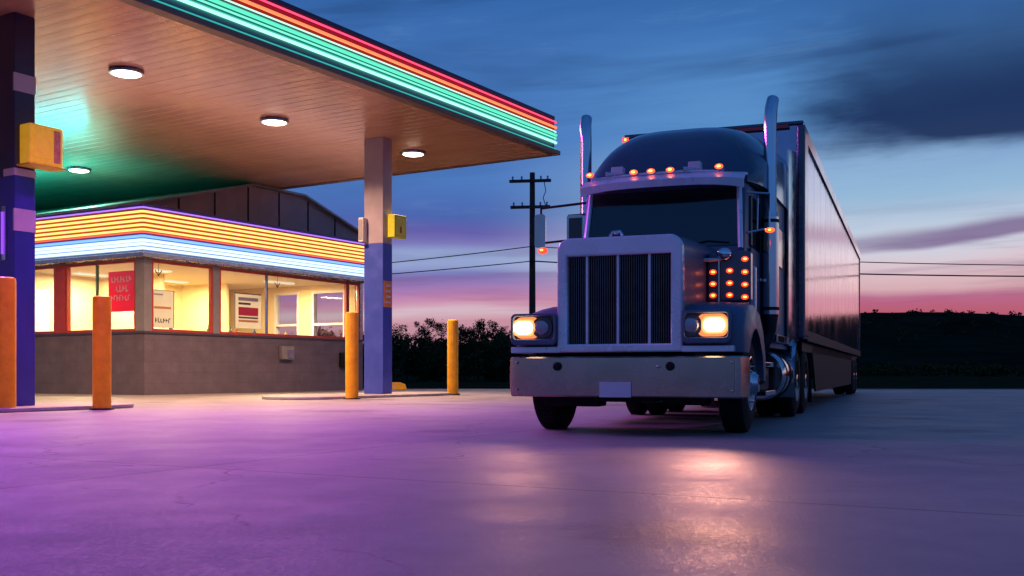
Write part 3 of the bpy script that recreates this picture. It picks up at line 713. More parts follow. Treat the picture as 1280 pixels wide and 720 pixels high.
# sign band with neon: runs round both facades, rounded section
def band(name, m, off, z0, z1, parent=D, bevel=.0, t=.06):
    b = MB()
    b.prism([(-off, -off), (EX+.0, -off), (EX+.0, -off+t), (-off+t, -off+t), (-off+t, EY), (-off, EY)], 'Z', z0, z1)
    return b.build(name, m, parent, bevel=bevel)
def ntube(name, m, off, z, r):
    pts = [(EX-.01, -off, z), (.10-off, -off, z), (.03-off, -off+.03, z), (-off, .10-off, z), (-off, EY, z)]
    return MB().tube(pts, r, 10).build(name, m, D, smooth=True)
orp = mat('orange_band_panel', (.42, .08, .02), .45, var=.15); whp = mat('blue_white_band_panel', (.22, .30, .50), .3, .3, var=.15)
band('sign_top_trim', mat('purple_trim', (.10, .06, .22), .4, var=.2), .34, 5.0, 5.14, bevel=.01, t=.30)
band('orange_sign_panel', orp, .26, 4.40, 4.998)
band('sign_divider', M['red_frame'], .31, 4.34, 4.398, bevel=.01, t=.1)
band('white_sign_panel', whp, .26, 3.86, 4.338)
band('sign_bottom_trim', M['steel_trim'], .32, 3.72, 3.858, bevel=.03, t=.30)
on = emis('orange_neon', (1, .50, .13), 2.3)
for z in (4.93, 4.81, 4.69, 4.57, 4.45): ntube('orange_neon_tube', on, .31, z, .030)
ntube('violet_neon_tube', emis('violet_band_neon', (.35, .15, 1), 1.6), .37, 5.03, .02)
ntube('red_neon_tube', emis('red_band_neon', (1, .1, .05), 1.5), .34, 4.37, .016)
ntube('blue_neon_tube', emis('blue_band_neon', (.12, .30, 1), 2.2), .31, 4.27, .035)
wn = emis('white_neon', (.60, .78, 1), 1.5)
for z in (4.16, 4.06, 3.95): ntube('white_neon_tube', wn, .31, z, .042)
# gable wall and roof behind the band
GX0, GX1 = -.2, 10.3
GP = [(GX0, 5.14), (4.9, 6.51), (7.3, 6.51), (GX1, 5.62)]
def gz(x):
    for (a, b), (c, d) in zip(GP, GP[1:]):
        if a <= x <= c: return b+(d-b)*(x-a)/(c-a)
gw = MB(); gw.prism([(GX0, 4.6), (GX1, 4.6)] + GP[::-1], 'Y', .9, 1.0); gw.build('gable_wall', M['gable'], D)
for x in (.6, 2.0, 3.4, 4.8, 6.2, 7.6, 9.0): MB().box(x-.025, x+.025, .88, .899, 4.6, gz(x)-.03).build('panel_seam', M['darkmetal'], D)
for k, ((a, b), (c, d)) in enumerate(zip(GP, GP[1:])):
    e0 = .15 if k == 0 else 0; e1 = .2 if k == 2 else 0
    MB().prism([(a-e0, b-e0*.25), (c+e1-.001, d-e1*.35), (c+e1-.001, d-e1*.35+.07), (a-e0, b-e0*.25+.07)], 'Y', .72, EY).build('roof_slope', M['roofm'], D)
MB().box(GX0, GX1, 1.01, EY, 4.5, 4.6).build('roof_base', M['darkmetal'], D)
# teal tube on the roof edge that tints the soffit and the roof slope
MB().tube([(-.14, 1.4, 5.19), (-.14, 12.0, 5.19)], .025, 8).build('green_neon_tube', emis('green_neon', (.03, 1, .5), 5), D)
gl_ = light('green_light', 'AREA', 520, (.0, .80, .90), (-.30, 7.5, 5.26), (.10, 0, 1), D, shape='RECTANGLE', size=.2, size_y=11); gl_.rotation_euler = (PI, 0, 0)
# wall boxes
def rt(x, y, z): return Vector((-9.97, 28.2, z)) + Vector((math.cos(R(59.7)), math.sin(R(59.7)), 0))*x + Vector((-math.sin(R(59.7)), math.cos(R(59.7)), 0))*y
mb_ = empty('wall_outlet_box', 'small grey service box under the long window', 'box', rt(5.5, -.01, 1.02), R(59.7), 'service boxes on the diner wall')
MB().box(-.28, .28, -.14, -.002, 0, .42).build('body', M['post'], mb_, bevel=.02)
MB().box(-.05, .22, -.17, -.141, .05, .30).build('cover', M['steel_trim'], mb_, bevel=.01)
m2 = empty('wall_outlet_box', 'grey service box near the far end of the diner wall', 'box', rt(8.55, -.01, .78), R(59.7), 'service boxes on the diner wall')
MB().box(-.42, .42, -.12, -.002, 0, .5).build('body', M['darkmetal'], m2, bevel=.02)
MB().box(-.2, .1, -.15, -.121, .28, .42).build('cover', M['sticker'], m2, bevel=.01)
# posters
def poster(name, label, face, a0, a1, z0, z1, base, marks):
    o = empty(name, label, 'poster', rt(0, 0, 0), R(59.7), 'posters in the diner windows')
    def q(mb, u0, u1, w0, w1, zz0, zz1):
        if face == 'Y': u0, u1 = a0+a1-u1, a0+a1-u0
        (mb.box(u0, u1, w0, w1, zz0, zz1) if face == 'X' else mb.box(w0, w1, u0, u1, zz0, zz1)); return mb
    q(MB(), a0, a1, .10, .112, z0, z1).build('sheet', base, o)
    for (u0, u1, v0, v1, m_) in marks:
        q(MB(), a0+(a1-a0)*u0, a0+(a1-a0)*u1, .094, .0985, z0+(z1-z0)*v0, z0+(z1-z0)*v1).build('printed_mark', m_, o)
    return o
pr = paper('red_poster', (.80, .025, .004)); pw = paper('white_poster', (.85, .85, .80))
pk = mat('print_dark', (.05, .04, .06), .5); pp = mat('print_pale', (.9, .6, .45), .5); po_ = mat('print_orange', (.75, .3, .1), .5); pg = mat('print_grey', (.35, .33, .42), .5); pc = mat('print_crimson', (.65, .02, .05), .5)
def scribble(u0, u1, v0, v1, n, m_, seed):
    r = random.Random(seed); out = []; w = (u1-u0)/n
    for i in range(n):
        a = u0+i*w
        out.append((a, a+w*.3, v0+(v1-v0)*r.uniform(0, .25), v1-(v1-v0)*r.uniform(0, .2), m_))
        vv = v0+(v1-v0)*r.choice((.05, .42, .78)); out.append((a+w*.28, a+w*.75, vv, vv+(v1-v0)*.2, m_))
    return out
poster('window_poster', 'red poster with pale lettering in the left corner window', 'Y', .50, 1.58, 2.30, 3.42, pr,
       scribble(.12, .9, .72, .88, 7, pp, 1) + scribble(.3, .78, .48, .66, 4, pp, 2) + scribble(.1, .85, .26, .42, 7, pp, 3))
poster('window_poster', 'white poster with an orange line and dark scrawl right of the corner post', 'X', .33, 1.12, 1.86, 2.90, pw,
       [(.1, .5, .86, .9, pg), (.1, .85, .50, .56, po_), (0, 1, .985, 1, pk), (.97, 1, 0, 1, pk)] + scribble(.15, .85, .12, .26, 6, pk, 4))
poster('window_poster', 'white framed poster with crimson panel in the long window', 'X', 3.42, 4.55, 1.95, 3.02, pw,
       [(0, 1, .97, 1, pk), (0, .03, 0, 1, pk), (.15, .88, .78, .88, pg), (.15, .6, .67, .73, pk), (.15, .88, .36, .60, pc), (.15, .88, .28, .33, pk), (.15, .88, .18, .24, po_)])

# ------------------------------------------------------------------ semi truck tractor (local: X across, Y rearwards, Z up; front bumper at Y=0)
TL, TR_ = (1.09, 10.52, 0), R(-21)
tk = empty('semi_truck', 'parked semi truck with lit headlights, tall chrome stacks and silver grille', 'truck', TL, TR_)

# bumper
def bump_out(z, inset=0.0):
    pts = [(-1.235+inset, .42), (-1.235+inset, .13), (-1.20+inset, .05), (-1.12, .012+inset), (-.6, -.012+inset), (0, -.018+inset), (.6, -.012+inset), (1.12, .012+inset), (1.20-inset, .05), (1.235-inset, .13), (1.235-inset, .42)]
    return pts
b = MB()
def thick(poly, t):
    return poly + [(p[0]*(1-t/1.235), p[1]+t) for p in poly[::-1]]
rings = []
for z, ins in ((.385, .02), (.40, .0), (.60, -.006), (.785, .0), (.80, .02)):
    rings.append([(x, y, z) for x, y in thick(bump_out(z, ins), .03)])
b.loft(rings); bp_ = b.build('bumper', M['bumper'], tk, smooth=True, angle=30)
for x in (-.66, .52):
    MB().lathe([(0, .028), (.012, .045), (.02, .045)], 'Y', 20, (x, -.045, .70)).build('tow_hole', M['black'], bp_, smooth=True)
MB().ball((.40, -.02, .70), .022).build('bolt', M['chrome'], bp_, smooth=True)
for x in (-1.12, 1.12):
    for z in (.46, .74): MB().ball((x, .0, z), .014, n=8, m=5).build('bolt', M['chrome'], bp_, smooth=True)
MB().box(-.205, .125, -.036, -.026, .385, .54).build('number_plate', M['plate'], bp_, bevel=.004)
MB().box(1.155, 1.165, .003, .012, .42, .78).build('edge_strip', M['chrome'], bp_)
MB().box(-.30, .32, .12, .5, .335, .384).box(-.98, -.36, .5, .8, .27, .42).box(.34, .80, .4, .7, .30, .42).build('lower_valance', M['black'], tk, bevel=.02)

# grille surround, bars and slats
mx = Matrix.Translation((0, .16, 0)) @ Matrix.Rotation(R(90), 4, 'X')
outer = rrect(-.70, .62, .845, 2.03, .13, 8, (1, 1, 0, 0))
gr = plate('grille_surround', [outer, [(-.59, .93), (.50, .93), (.50, 1.84), (-.59, 1.84)]], .10, M['silver'], tk, mx, .02)
gi = MB()
nsl = 46
for i in range(nsl):
    x = -.59 + 1.09*(i+.5)/nsl
    gi.box(x-.0045, x+.0045, .15, .185, .93, 1.84)
gi.build('grille_slats', M['slat'], tk)
for x in (-.385, -.055, .275): MB().box(x-.013, x+.013, .125, .16, .928, 1.842).build('grille_bar', M['silver'], tk, bevel=.006)
MB().box(-.60, .51, .20, .22, .92, 1.85).build('grille_backing', M['black'], tk)
MB().tube([(-.16, .2, 2.045), (-.13, .2, 2.085), (-.05, .2, 2.09), (-.02, .2, 2.045)], .016, 8).ball((-.09, .2, 2.08), .02, 1.6, 1, 1).build('hood_ornament', M['chrome'], tk, smooth=True)

# hood
def arch(w0, w1, z0, z1, r, y, cx=0.0, n=7, tw=None):
    pts = rrect(cx-w0, cx+w1, z0, z1, r, n, (1, 1, 0, 0))
    return [(p[0], y, p[1]) for p in pts]
hd = MB(); hd.loft([arch(.645, .645, .86, 2.02, .13, .20, -.03), arch(.66, .66, .86, 2.05, .15, .5, -.03), arch(.67, .67, .95, 2.08, .17, 1.1, -.02), arch(.70, .70, 1.05, 2.10, .2, 1.85, 0)])
hd.build('hood', M['paint'], tk, smooth=True)
MB().tube([(.60, .28, 1.93), (.655, 1.80, 2.0)], .010, 6).build('hood_trim', M['chrome'], tk, smooth=True)
MB().box(.655, .70, .55, .75, 1.15, 1.24).build('hood_latch', M['chrome'], tk, bevel=.008)

# fenders
def fender(s):
    arc = [(1.02+.62*math.cos(R(a)), .52+.62*math.sin(R(a))) for a in range(178, -4, -13)]
    poly = [(.17, .84), (.155, 1.05), (.19, 1.22), (.30, 1.32), (.55, 1.38), (.95, 1.40), (1.35, 1.34), (1.66, 1.12), (1.80, .80), (1.82, .52)] + arc[::-1] 
    poly = [(.17, .84), (.155, 1.05), (.185, 1.20), (.28, 1.30), (.5, 1.36), (.95, 1.385), (1.35, 1.33), (1.66, 1.12), (1.80, .80), (1.82, .54)] + [(1.02+.62*math.cos(R(a)), .52+.62*math.sin(R(a))) for a in range(2, 150, 13)] + [(.46, .84)]
    rings = []
    xs = [(.60, 1.0), (.95, 1.0), (1.12, .985), (1.19, .955), (1.215, .90)] if s > 0 else [(.66, 1.0), (.88, .985), (1.02, .95), (1.14, .90), (1.215, .82)]
    for x, k in xs:
        rings.append([(s*x, y if z < .84 else y+(1-k)*.6*(1 if y < 1 else -1), (z if z <= .9 else .9+(z-.9)*(1-(1-k)*1.6))) for y, z in poly])
    MB().loft(rings).build('fender', M['paint'], tk, smooth=True, angle=40)
fender(1); fender(-1)
def headlight(s, lx, x0, x1):
    """lx: centre of the lit lamp; x0..x1 housing"""
    h = empty('headlight'); h.parent = tk
    y = .10
    plate('bezel', [rrect(x0, x1, .925, 1.255, .05, 5), rrect(x0+.028, x1-.028, .985, 1.228, .035, 5)], .07, M['paint'], h, Matrix.Translation((0, y, 0)) @ Matrix.Rotation(R(90), 4, 'X'), .012)
    MB().box(x0+.01, x1-.01, y+.02, y+.16, .935, 1.245).build('housing', M['slat'], h, bevel=.01)
    def lamp(cx, w, hh, m1, m2, nm):
        pts = rrect(cx-w, cx+w, 1.108-hh, 1.108+hh, hh*.98, 8)
        MB().loft([[(p[0], y-.005, p[1]) for p in pts], [(cx+(p[0]-cx)*.86, y-.028, 1.108+(p[1]-1.108)*.82) for p in pts], [(cx+(p[0]-cx)*.5, y-.036, 1.108+(p[1]-1.108)*.45) for p in pts]]).build(nm, m1, h, smooth=True)
        pts2 = rrect(cx-w-.022, cx+w+.022, 1.108-hh-.02, 1.108+hh+.02, hh*.98, 8)
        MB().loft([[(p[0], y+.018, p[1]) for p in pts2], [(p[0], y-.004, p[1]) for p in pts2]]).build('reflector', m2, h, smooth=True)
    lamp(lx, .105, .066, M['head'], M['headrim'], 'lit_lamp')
    pts3 = rrect(max(x0+.035, lx-.17), min(x1-.035, lx+.17), .995, 1.22, .07, 6)
    MB().loft([[(p[0], y+.019, p[1]) for p in pts3], [(p[0], y+.008, p[1]) for p in pts3]]).build('reflector', M['headglow'], h, smooth=True)  # plate whose emission stands in for the lamp's orange spill
    ox = lx - .235*s if s > 0 else lx + .21
    lamp(ox, .085, .085, M['lens'], M['slat'], 'unlit_lamp')
    MB().box(x0+.04, x1-.04, y-.022, y+.0, .942, .972).build('turn_signal', M['turn'], h, bevel=.005)
    MB().box(x0-.01, x1+.03, y-.01, y+.14, .842, .905).build('chrome_ledge', M['silver'], h, bevel=.008)
    light('headlight_beam', 'SPOT', 250 if s > 0 else 120, (1, .42, .28), (lx, y-.06, 1.108), (-.06, -1, -.02), h, spot_size=R(80), spot_blend=1.0, shadow_soft_size=.07)
headlight(1, .935, .62, 1.10)
headlight(-1, -1.075, -1.205, -.70)

# undercarriage
uc = MB(); uc.box(-.45, -.30, .5, 6.6, .62, .9); uc.box(.30, .45, .5, 6.6, .62, .9); uc.build('chassis_rail', M['darkmetal'], tk)
MB().tube([(-.95, 1.02, .5), (-.5, 1.02, .42), (.5, 1.02, .42), (.95, 1.02, .5)], [.06, .07, .07, .06], 10).build('front_axle', M['darkmetal'], tk, smooth=True)
MB().box(-.62, -.36, .6, 1.5, .34, .46).box(.36, .62, .6, 1.5, .34, .46).build('leaf_spring', M['darkmetal'], tk, bevel=.01)
MB().box(-.35, .42, .9, 1.7, .33, .85).box(-.62, .6, .35, .9, .40, .85).build('engine_sump', M['black'], tk, bevel=.04)
MB().tube([(.1, .5, .34), (.6, .55, .36), (.82, .9, .42)], .025, 8).build('drag_link', M['chrome'], tk, smooth=True)

def wheel(x, y, s, parent, w=.29, r=.52, rimm=None, front=True):
    o = empty('wheel'); o.parent = parent; o.location = (x, y, r); 
    h = w/2
    MB().lathe([(-h, .30), (-h-.004, .40), (-h+.03, r-.02), (-h+.07, r), (h-.07, r), (h-.03, r-.02), (h+.004, .40), (h, .30), (h-.05, .28), (-h+.05, .28)], 'X', 40).build('tyre', M['tyre'], o, smooth=True)
    tr = MB()
    for k in range(48):
        a = 2*PI*k/48; ca, sa = math.cos(a), math.sin(a)
        for x0, x1 in ((-h+.05, -.05), (-.03, .03), (.05, h-.05)):
            c = Vector((0, ca*(r+.001), sa*(r+.001))); t = Vector((0, -sa, ca))*.022; n_ = Vector((0, ca, sa))*.008
            v = [c-t, c+t, c+t+n_, c-t+n_]
            tr.loft([[(x0, p.y, p.z) for p in v], [(x1, p.y, p.z) for p in v]])
    tr.build('tread', M['tyre'], o)
    e = h*s
    if front: prof = [(e*1.0, .29), (e*1.02, .275), (e*.85, .25), (e*.8, .17), (e*1.1, .13), (e*1.25, .11), (e*1.55, .09), (e*1.6, .02), (0, .02), (0, .28)]
    else: prof = [(e*1.0, .29), (e*.98, .275), (e*.35, .25), (e*.25, .15), (e*.95, .11), (e*1.05, .08), (e*1.06, .02), (0, .02), (0, .28)]
    MB().lathe(prof, 'X', 36).build('rim', rimm or M['chrome'], o, smooth=True, angle=40)
    lg = MB()
    for k in range(10):
        a = 2*PI*k/10; q = e*.8 if front else e*.27
        lg.tube([(q, .2*math.cos(a), .2*math.sin(a)), (q+s*.06, .2*math.cos(a), .2*math.sin(a))], [.02, .012], 6)
    lg.build('lug_nuts', M['chrome'], o, smooth=True)
    return o
for s in (-1, 1): wheel(s*1.02, 1.02, s, tk)
for y in (5.15, 6.45):
    for s in (-1, 1):
        wheel(s*1.10, y, s, tk, .26, .51, front=False); wheel(s*.80, y, s, tk, .26, .51, front=False)
    MB().tube([(-.8, y, .51), (.8, y, .51)], .09, 10).build('rear_axle', M['darkmetal'], tk, smooth=True)
for s in (-1, 1): MB().box(s*.65, s*1.26, 7.1, 7.12, .15, .95).build('mud_flap', M['black'], tk)
for s in (-1, 1):
    q = [(5.15+.62*math.cos(R(a)), .51+.60*math.sin(R(a))) for a in range(200, 60, -14)]
    fm = MB(); 
    rings = []
    for (y, z) in q: rings.append([(s*.66, y, z), (s*1.25, y, z), (s*1.25, y+.012, z-.015), (s*.66, y+.012, z-.015)])
    fm.loft(rings).build('rear_fender', M['chrome'], tk, smooth=True)

# cab
cab = MB()
def cabring(y, z0, z1, w, r=.14): return arch(w, w, z0, z1, r, y, 0, 6)
cab.loft([cabring(1.86, .98, 2.10, .97, .05), cabring(2.02, .98, 2.86, .965, .12), cabring(2.3, .95, 2.93, .98, .15), cabring(3.05, .95, 2.95, 1.0, .15)])
cab.build('cab', M['paint'], tk, smooth=True, angle=40)
# windscreen sits on the sloping front of the cab
def slab(pts, t): 
    n = (Vector(pts[1])-Vector(pts[0])).cross(Vector(pts[3])-Vector(pts[0])).normalized()*t
    return [pts, [tuple(Vector(p)+n) for p in pts]]
def wsy(z): return 1.86+(z-2.10)/(2.86-2.10)*.16-.012
zb, zt = 2.10, 2.80
MB().loft(slab([(-.90, wsy(zb), zb), (.90, wsy(zb), zb), (.86, wsy(zt), zt), (-.86, wsy(zt), zt)], -.012)).build('windscreen', M['glassdark'], tk, bevel=.004)
pf = MB()
for a, b_ in (((-.93, wsy(zb-.04)-.012, zb-.04), (-.89, wsy(zt)-.012, zt+.03)), ((.93, wsy(zb-.04)-.012, zb-.04), (.89, wsy(zt)-.012, zt+.03))):
    pf.tube([a, b_], .032, 8)
pf.build('windscreen_pillar', M['silver'], tk, smooth=True)
MB().tube([(.1, wsy(2.1)-.02, 2.08), (.55, wsy(2.2)-.02, 2.16), (.8, wsy(2.2)-.022, 2.13)], .008, 6).build('wiper', M['black'], tk)
MB().tube([(-.7, wsy(2.1)-.02, 2.08), (-.25, wsy(2.2)-.02, 2.16), (.0, wsy(2.2)-.022, 2.13)], .008, 6).build('wiper', M['black'], tk)
# sun visor: shaped shield with drooping ends
vr = []
for i in range(13):
    t = -1+2*i/12; x = .97*t; yf = 1.70+.10*abs(t)**2.5; drop = .05*abs(t)**4
    vr.append([(x, yf, 2.80-drop), (x, yf-.015, 2.88-drop*.6), (x, yf+.10, 2.955-drop*.3), (x, 2.14, 2.99-drop*.3), (x, 2.14, 2.965-drop*.3), (x, yf+.12, 2.93-drop*.3), (x, yf+.02, 2.87-drop*.6), (x, yf+.02, 2.80-drop)])
MB().loft(vr).build('sun_visor', M['silver'], tk, smooth=True, angle=50)
# roof marker lamps and horns
for x in (-.87, -.33, -.12, .11, .68):
    h = MB().loft([[(x+.045*math.cos(t)*k, yy, 3.015+.03*math.sin(t)*k) for t in [2*PI*j/12 for j in range(12)]] for yy, k in ((1.86, 1), (1.98, .9), (2.14, .35))]).build('marker_lamp', M['silver'], tk, smooth=True)
    MB().ball((x, 1.85, 3.015), .050, 1, .5, .62).build('lens', M['amber'], h, smooth=True)
    MB().ball((x, 1.828, 3.015), .020, 1.2, .6, .7).build('bulb', M['ambercore'], h, smooth=True)
MB().tube([(-.87, 2.0, 2.985), (-.35, 1.98, 3.01), (.3, 1.98, 3.01), (.7, 2.0, 2.985)], .016, 8).build('lamp_rail', M['silver'], tk, smooth=True)
for x in (-.58, .36):
    MB().box(x-.075, x+.075, 2.02, 2.14, 3.03, 3.13).box(x-.03, x+.03, 2.05, 2.11, 2.98, 3.03).build('roof_bracket', M['plate'], tk, bevel=.012)
    MB().tube([(x-.12, 1.95, 3.035), (x+.02, 2.02, 3.04)], [.03, .012], 8).build('air_horn', M['chrome'], tk, smooth=True)
# doors and side windows
for s in (-1, 1):
    d = MB().box(s*.985, s*1.012, 2.14, 2.98, 1.05, 2.10).build('door', M['paint'], tk, bevel=.01)
    MB().box(s*1.013, s*1.035, 2.78, 2.92, 1.75, 1.79).build('handle', M['chrome'], d, bevel=.006)
    wn_ = MB().box(s*.975, s*1.006, 2.20, 2.92, 2.12, 2.72).build('side_window', M['glassdark'], tk, bevel=.02)
    gb = MB().tube([(s*1.08, 3.08, 1.3), (s*1.08, 3.08, 2.65)], .018, 8).build('grab_rail', M['chrome'], tk, smooth=True)

# sleeper with high rounded roof
def dome(w, zt, drop, y):
    return [(w*math.sin(t), y, max(2.90, zt - drop*abs(math.sin(t))**4.0)) for t in [PI*(i/12-1)/2 for i in range(25)]] + [(w, y, 2.89), (-w, y, 2.89)]
sl = MB(); S = [(2.22, .95, 3.05, .10), (2.32, 1.0, 3.26, .26), (2.50, 1.05, 3.48, .38), (2.75, 1.09, 3.64, .46), (3.1, 1.12, 3.77, .50), (3.6, 1.14, 3.86, .50), (4.3, 1.15, 3.93, .46), (5.05, 1.16, 3.97, .42)]
sl.loft([dome(w, z, d, y) for y, w, z, d in S]); sl.build('sleeper_roof', M['navy'], tk, smooth=True, angle=50)
MB().loft([arch(1.08, 1.08, .95, 2.93, .06, 3.06), arch(1.14, 1.14, .95, 2.93, .04, 5.04)]).build('sleeper', M['paint'], tk, smooth=True)
for s in (-1, 1):
    MB().loft([[(s*1.155, 4.5, 1.0), (s*1.18, 4.5, 1.0), (s*1.18, 4.5, 3.7), (s*1.155, 4.5, 3.7)], [(s*1.19, 5.12, 1.0), (s*1.215, 5.12, 1.0), (s*1.215, 5.12, 3.78), (s*1.19, 5.12, 3.78)]]).build('side_fairing', M['chrome'], tk)
MB().box(1.142, 1.16, 3.5, 4.2, 2.0, 2.5).build('sleeper_window', M['glassdark'], tk, bevel=.02)
MB().box(1.13, 1.17, 3.3, 4.45, 1.02, 1.12).build('sleeper_trim', M['chrome'], tk, bevel=.01)

# exhaust stacks
def stack(s, x, y, zt):
    o = empty('exhaust_stack'); o.parent = tk
    MB().tube([(x, y, 1.35), (x, y, 2.55)], .105, 20).build('muffler', M['chrome'], o, smooth=True)
    MB().tube([(x, y, 2.55), (x, y, 2.62), (x, y, zt-.35), (x+.01*s, y+.02, zt-.12), (x+.02*s, y+.10, zt)], [.1, .078, .078, .078, .074], 20).build('pipe', M['chrome'], o, smooth=True)
    MB().tube([(x, y, 1.35), (x, y-.02, 1.15), (x-.06*s, y-.08, .95), (x-.4*s, y-.2, .8)], [.1, .075, .07, .07], 14).build('elbow', M['darkmetal'], o, smooth=True)
    for z in (1.42, 2.5): MB().lathe([(-.02, .112), (.02, .112)], 'Z', 20, (x, y, z)).build('clamp', M['darkmetal'], o, smooth=True)
stack(1, 1.125, 2.93, 4.03); stack(-1, -1.32, 3.16, 4.06)

# mirrors
def mirror(s, x, y):
    o = empty('side_mirror'); o.parent = tk
    MB().tube([(s*.95, y-.1, 2.72), (x, y, 2.70)], .016, 8).tube([(s*.97, y, 2.30), (x, y, 2.26)], .014, 8).tube([(x, y, 2.72), (x, y, 2.22)], .014, 8).build('bracket', M['darkmetal'], o, smooth=True)
    MB().loft([[(x+p[0], y-.045, p[1]) for p in rrect(-.072, .072, 2.20, 2.62, .04, 5)], [(x+p[0], y+.02, p[1]) for p in rrect(-.062, .062, 2.23, 2.61, .04, 5)]]).build('housing', M['mirror'], o, smooth=True, angle=40)
    MB().ball((x+.06*-s*-1*0+.04, y-.05, 2.16), .055, 1.2, .8, .8).build('marker', M['red'], o, smooth=True)
    MB().ball((x+.04, y-.10, 2.165), .018, 1.2, .8, .7).build('marker_bulb', M['redcore'], o, smooth=True)
    return o
mirror(-1, -1.60, 2.15)
# driver-side mirror folded in beside the stack
o = empty('side_mirror'); o.parent = tk
MB().tube([(.95, 2.1, 2.74), (1.20, 2.3, 2.74)], .013, 8).tube([(.97, 2.05, 2.26), (1.22, 2.25, 2.33)], .013, 8).tube([(1.06, 2.3, 2.72), (1.06, 2.25, 2.32)], .011, 6).tube([(1.20, 2.3, 2.74), (1.20, 2.25, 2.30)], .011, 6).build('bracket', M['chrome'], o, smooth=True)
MB().ball((1.21, 2.22, 2.30), .045, 1.3, .8, .7).build('marker', M['amber'], o, smooth=True)
MB().ball((1.21, 2.185, 2.30), .015, 1.2, .8, .7).build('marker_bulb', M['ambercore'], o, smooth=True)
# small convex mirror and door mirror on the passenger side
o = empty('convex_mirror'); o.parent = tk
MB().loft([[(-1.20+p[0], 2.30, p[1]) for p in rrect(-.11, .11, 2.28, 2.62, .03, 5)], [(-1.20+p[0], 2.36, p[1]) for p in rrect(-.10, .10, 2.29, 2.61, .03, 5)]]).build('housing', M['mirror'], o, smooth=True, angle=40)
MB().box(-1.28, -1.11, 2.292, 2.299, 2.32, 2.58).build('glass', M['glassdark'], o)
MB().tube([(-.95, 2.3, 2.62), (-1.3, 2.33, 2.62)], .012, 6).build('bracket', M['darkmetal'], o)
MB().ball((-1.29, 2.29, 2.24), .03).build('marker', M['red'], o, smooth=True)
MB().tube([(.80, 1.12, 1.38), (.80, 1.12, 1.93)], .012, 6).build('mirror_stalk', M['chrome'], tk)
MB().ball((.86, 1.12, 1.92), .08, 1, .6, .9).build('fender_mirror', M['chrome'], tk, smooth=True)
MB().ball((.70, 1.12, 1.86), .09, 1.6, .6, .22).build('fender_lamp', M['plate'], tk, smooth=True)

# air cleaner panel with rows of marker lamps
ac = empty('air_cleaner'); ac.parent = tk
MB().box(.665, 1.14, 1.17, 1.32, 1.40, 1.95).build('panel', M['navy'], ac, bevel=.03)
MB().tube([(.93, 1.5, 1.30), (.93, 1.5, 1.98)], .14, 16).build('canister', M['navy'], ac, smooth=True)
for x, zs in ((.735, (1.475, 1.60, 1.73)), (.915, (1.475, 1.605, 1.74)), (1.078, (1.45, 1.585, 1.72, 1.86))):
    for z in zs:
        l = MB().ball((x, 1.155, z), .034, 1.15, .5, .85).build('marker_lamp', M['red'], ac, smooth=True)
        MB().ball((x+.004, 1.137, z), .014, 1.4, .7, .8).build('bulb', M['redcore'], l, smooth=True)
# steps, tank and boxes on the driver side
for s in (-1, 1):
    ft = MB().lathe([(3.30, .05), (3.30, .30), (3.33, .325), (4.42, .325), (4.45, .30), (4.45, .05)], 'Y', 32, (s*.93, 0, .60)).build('fuel_tank', M['chrome'], tk, smooth=True, angle=40)
    for y in (3.6, 4.1): MB().lathe([(y-.03, .335), (y+.03, .335)], 'Y', 32, (s*.93, 0, .60)).build('tank_strap', M['darkmetal'], ft, smooth=True)
    MB().box(s*.75, s*1.18, 2.15, 3.05, .36, .42).box(s*.72, s*1.15, 2.2, 3.05, .70, .76).build('step', M['chrome'], tk, bevel=.01)
    MB().box(s*.60, s*1.10, 2.2, 3.0, .425, .695).build('battery_box', M['darkmetal'], tk, bevel=.02)
MB().lathe([(1.72, .03), (1.72, .10), (1.75, .12), (2.1, .12), (2.12, .03)], 'Y', 20, (1.08, 0, .60)).build('air_tank', M['darkmetal'], tk, smooth=True)
MB().box(1.03, 1.10, 1.84, 1.92, 1.15, 1.85).build('cowl_trim', M['silver'], tk, bevel=.02)
MB().box(1.0, 1.14, 1.83, 2.0, .85, 1.12).build('cowl_box', M['black'], tk, bevel=.02)

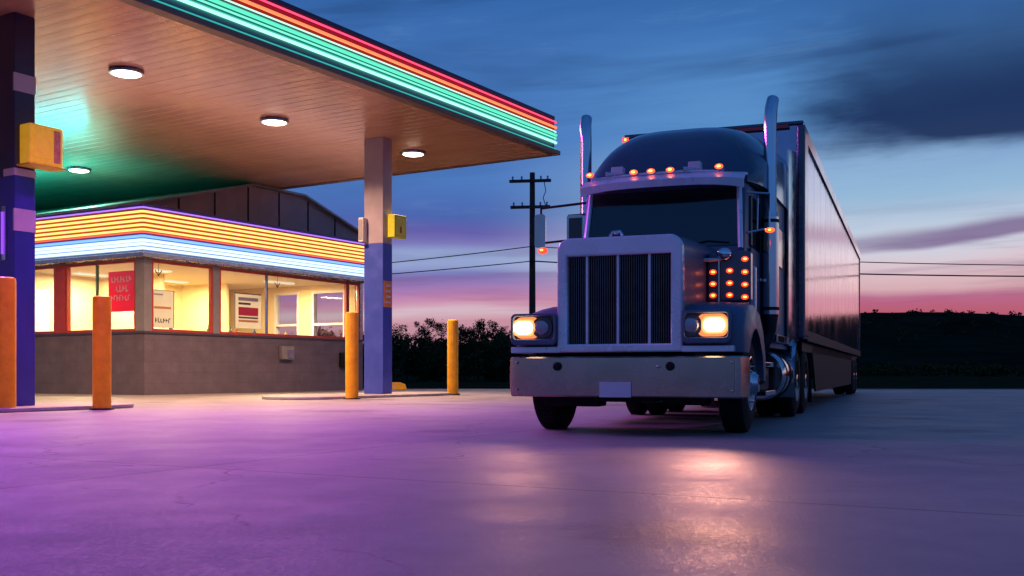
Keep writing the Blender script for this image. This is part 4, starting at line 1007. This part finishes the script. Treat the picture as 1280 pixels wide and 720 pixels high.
# ------------------------------------------------------------------ trailer
tr = empty('box_trailer', 'long box trailer with polished reflective sides behind the truck', 'trailer', TL, TR_)
Y0, Y1, ZB, ZT = 5.32, 23.2, 1.12, 4.25
MB().box(-1.34, 1.28, Y0+.02, Y1, ZB, ZT-.03).build('box_body', M['trailer'], tr, bevel=.01)
MB().box(-1.37, 1.30, Y0, Y1+.02, ZT-.028, ZT+.03).build('roof_cap', M['navy'], tr, bevel=.02)
for s in (-1, 1):
    MB().box(s*1.20, s*1.325, Y0-.03, Y0+.50, ZB, ZT-.03).build('front_corner_post', M['navy'], tr, bevel=.04)
    MB().box(s*1.27, s*1.31, Y0+.52, Y1, ZT-.20, ZT-.03).build('top_rail', M['navy'], tr, bevel=.006)
    MB().box(s*1.27, s*1.31, Y0+.52, Y1, ZB-.02, ZB+.14).build('bottom_rail', M['darkmetal'], tr, bevel=.006)
    MB().box(s*1.20, s*1.30, Y1-.10, Y1+.02, ZB, ZT-.2).build('rear_post', M['navy'], tr, bevel=.01)
MB().box(-1.22, 1.22, Y0+.6, Y1-.1, .95, ZB-.022).build('floor_beams', M['darkmetal'], tr)
for s in (-1, 1):
    MB().loft([[(s*1.19, 8.4, .30), (s*1.22, 8.4, .30), (s*1.22, 7.6, 1.09), (s*1.19, 7.6, 1.09)], [(s*1.19, 19.6, .30), (s*1.22, 19.6, .30), (s*1.22, 19.8, 1.09), (s*1.19, 19.8, 1.09)]]).build('side_skirt', M['black'], tr)
    MB().box(s*.55, s*.68, 8.4, 8.55, .12, 1.1).box(s*.48, s*.75, 8.3, 8.65, .02, .12).build('landing_leg', M['darkmetal'], tr, bevel=.01)
for y in (20.6, 21.9):
    for s in (-1, 1):
        wheel(s*1.12, y, s, tr, .26, .51, front=False); wheel(s*.82, y, s, tr, .26, .51, front=False)
    MB().tube([(-.8, y, .51), (.8, y, .51)], .08, 10).build('trailer_axle', M['darkmetal'], tr, smooth=True)
MB().box(-1.2, 1.2, 22.9, 23.0, .45, .6).box(-.6, -.5, 22.9, 23.0, .6, 1.1).box(.5, .6, 22.9, 23.0, .6, 1.1).build('rear_guard', M['darkmetal'], tr)
for s in (-1, 1): MB().box(s*.68, s*1.26, 22.6, 22.62, .15, 1.05).build('mud_flap', M['black'], tr)
for x in (-1.33,):
    for z, m_ in ((4.19, 0), (4.08, 0)):
        l = MB().box(x-.05, x+.05, Y0-.06, Y0-.031, z-.035, z+.035).build('marker_lamp', M['red'], tr, bevel=.01)
        MB().ball((x, Y0-.065, z), .018).build('bulb', M['redcore'], l, smooth=True)
MB().box(-1.15, 1.1, Y0-.05, Y0-.002, 4.17, 4.22).build('front_rail', mat('red_front_rail', (.35, .05, .05), .4, var=.2), tr, bevel=.008)
MB().box(-.9, -.8, Y0-.2, Y0-.01, 2.9, 3.0).build('air_line_bracket', M['darkmetal'], tr)
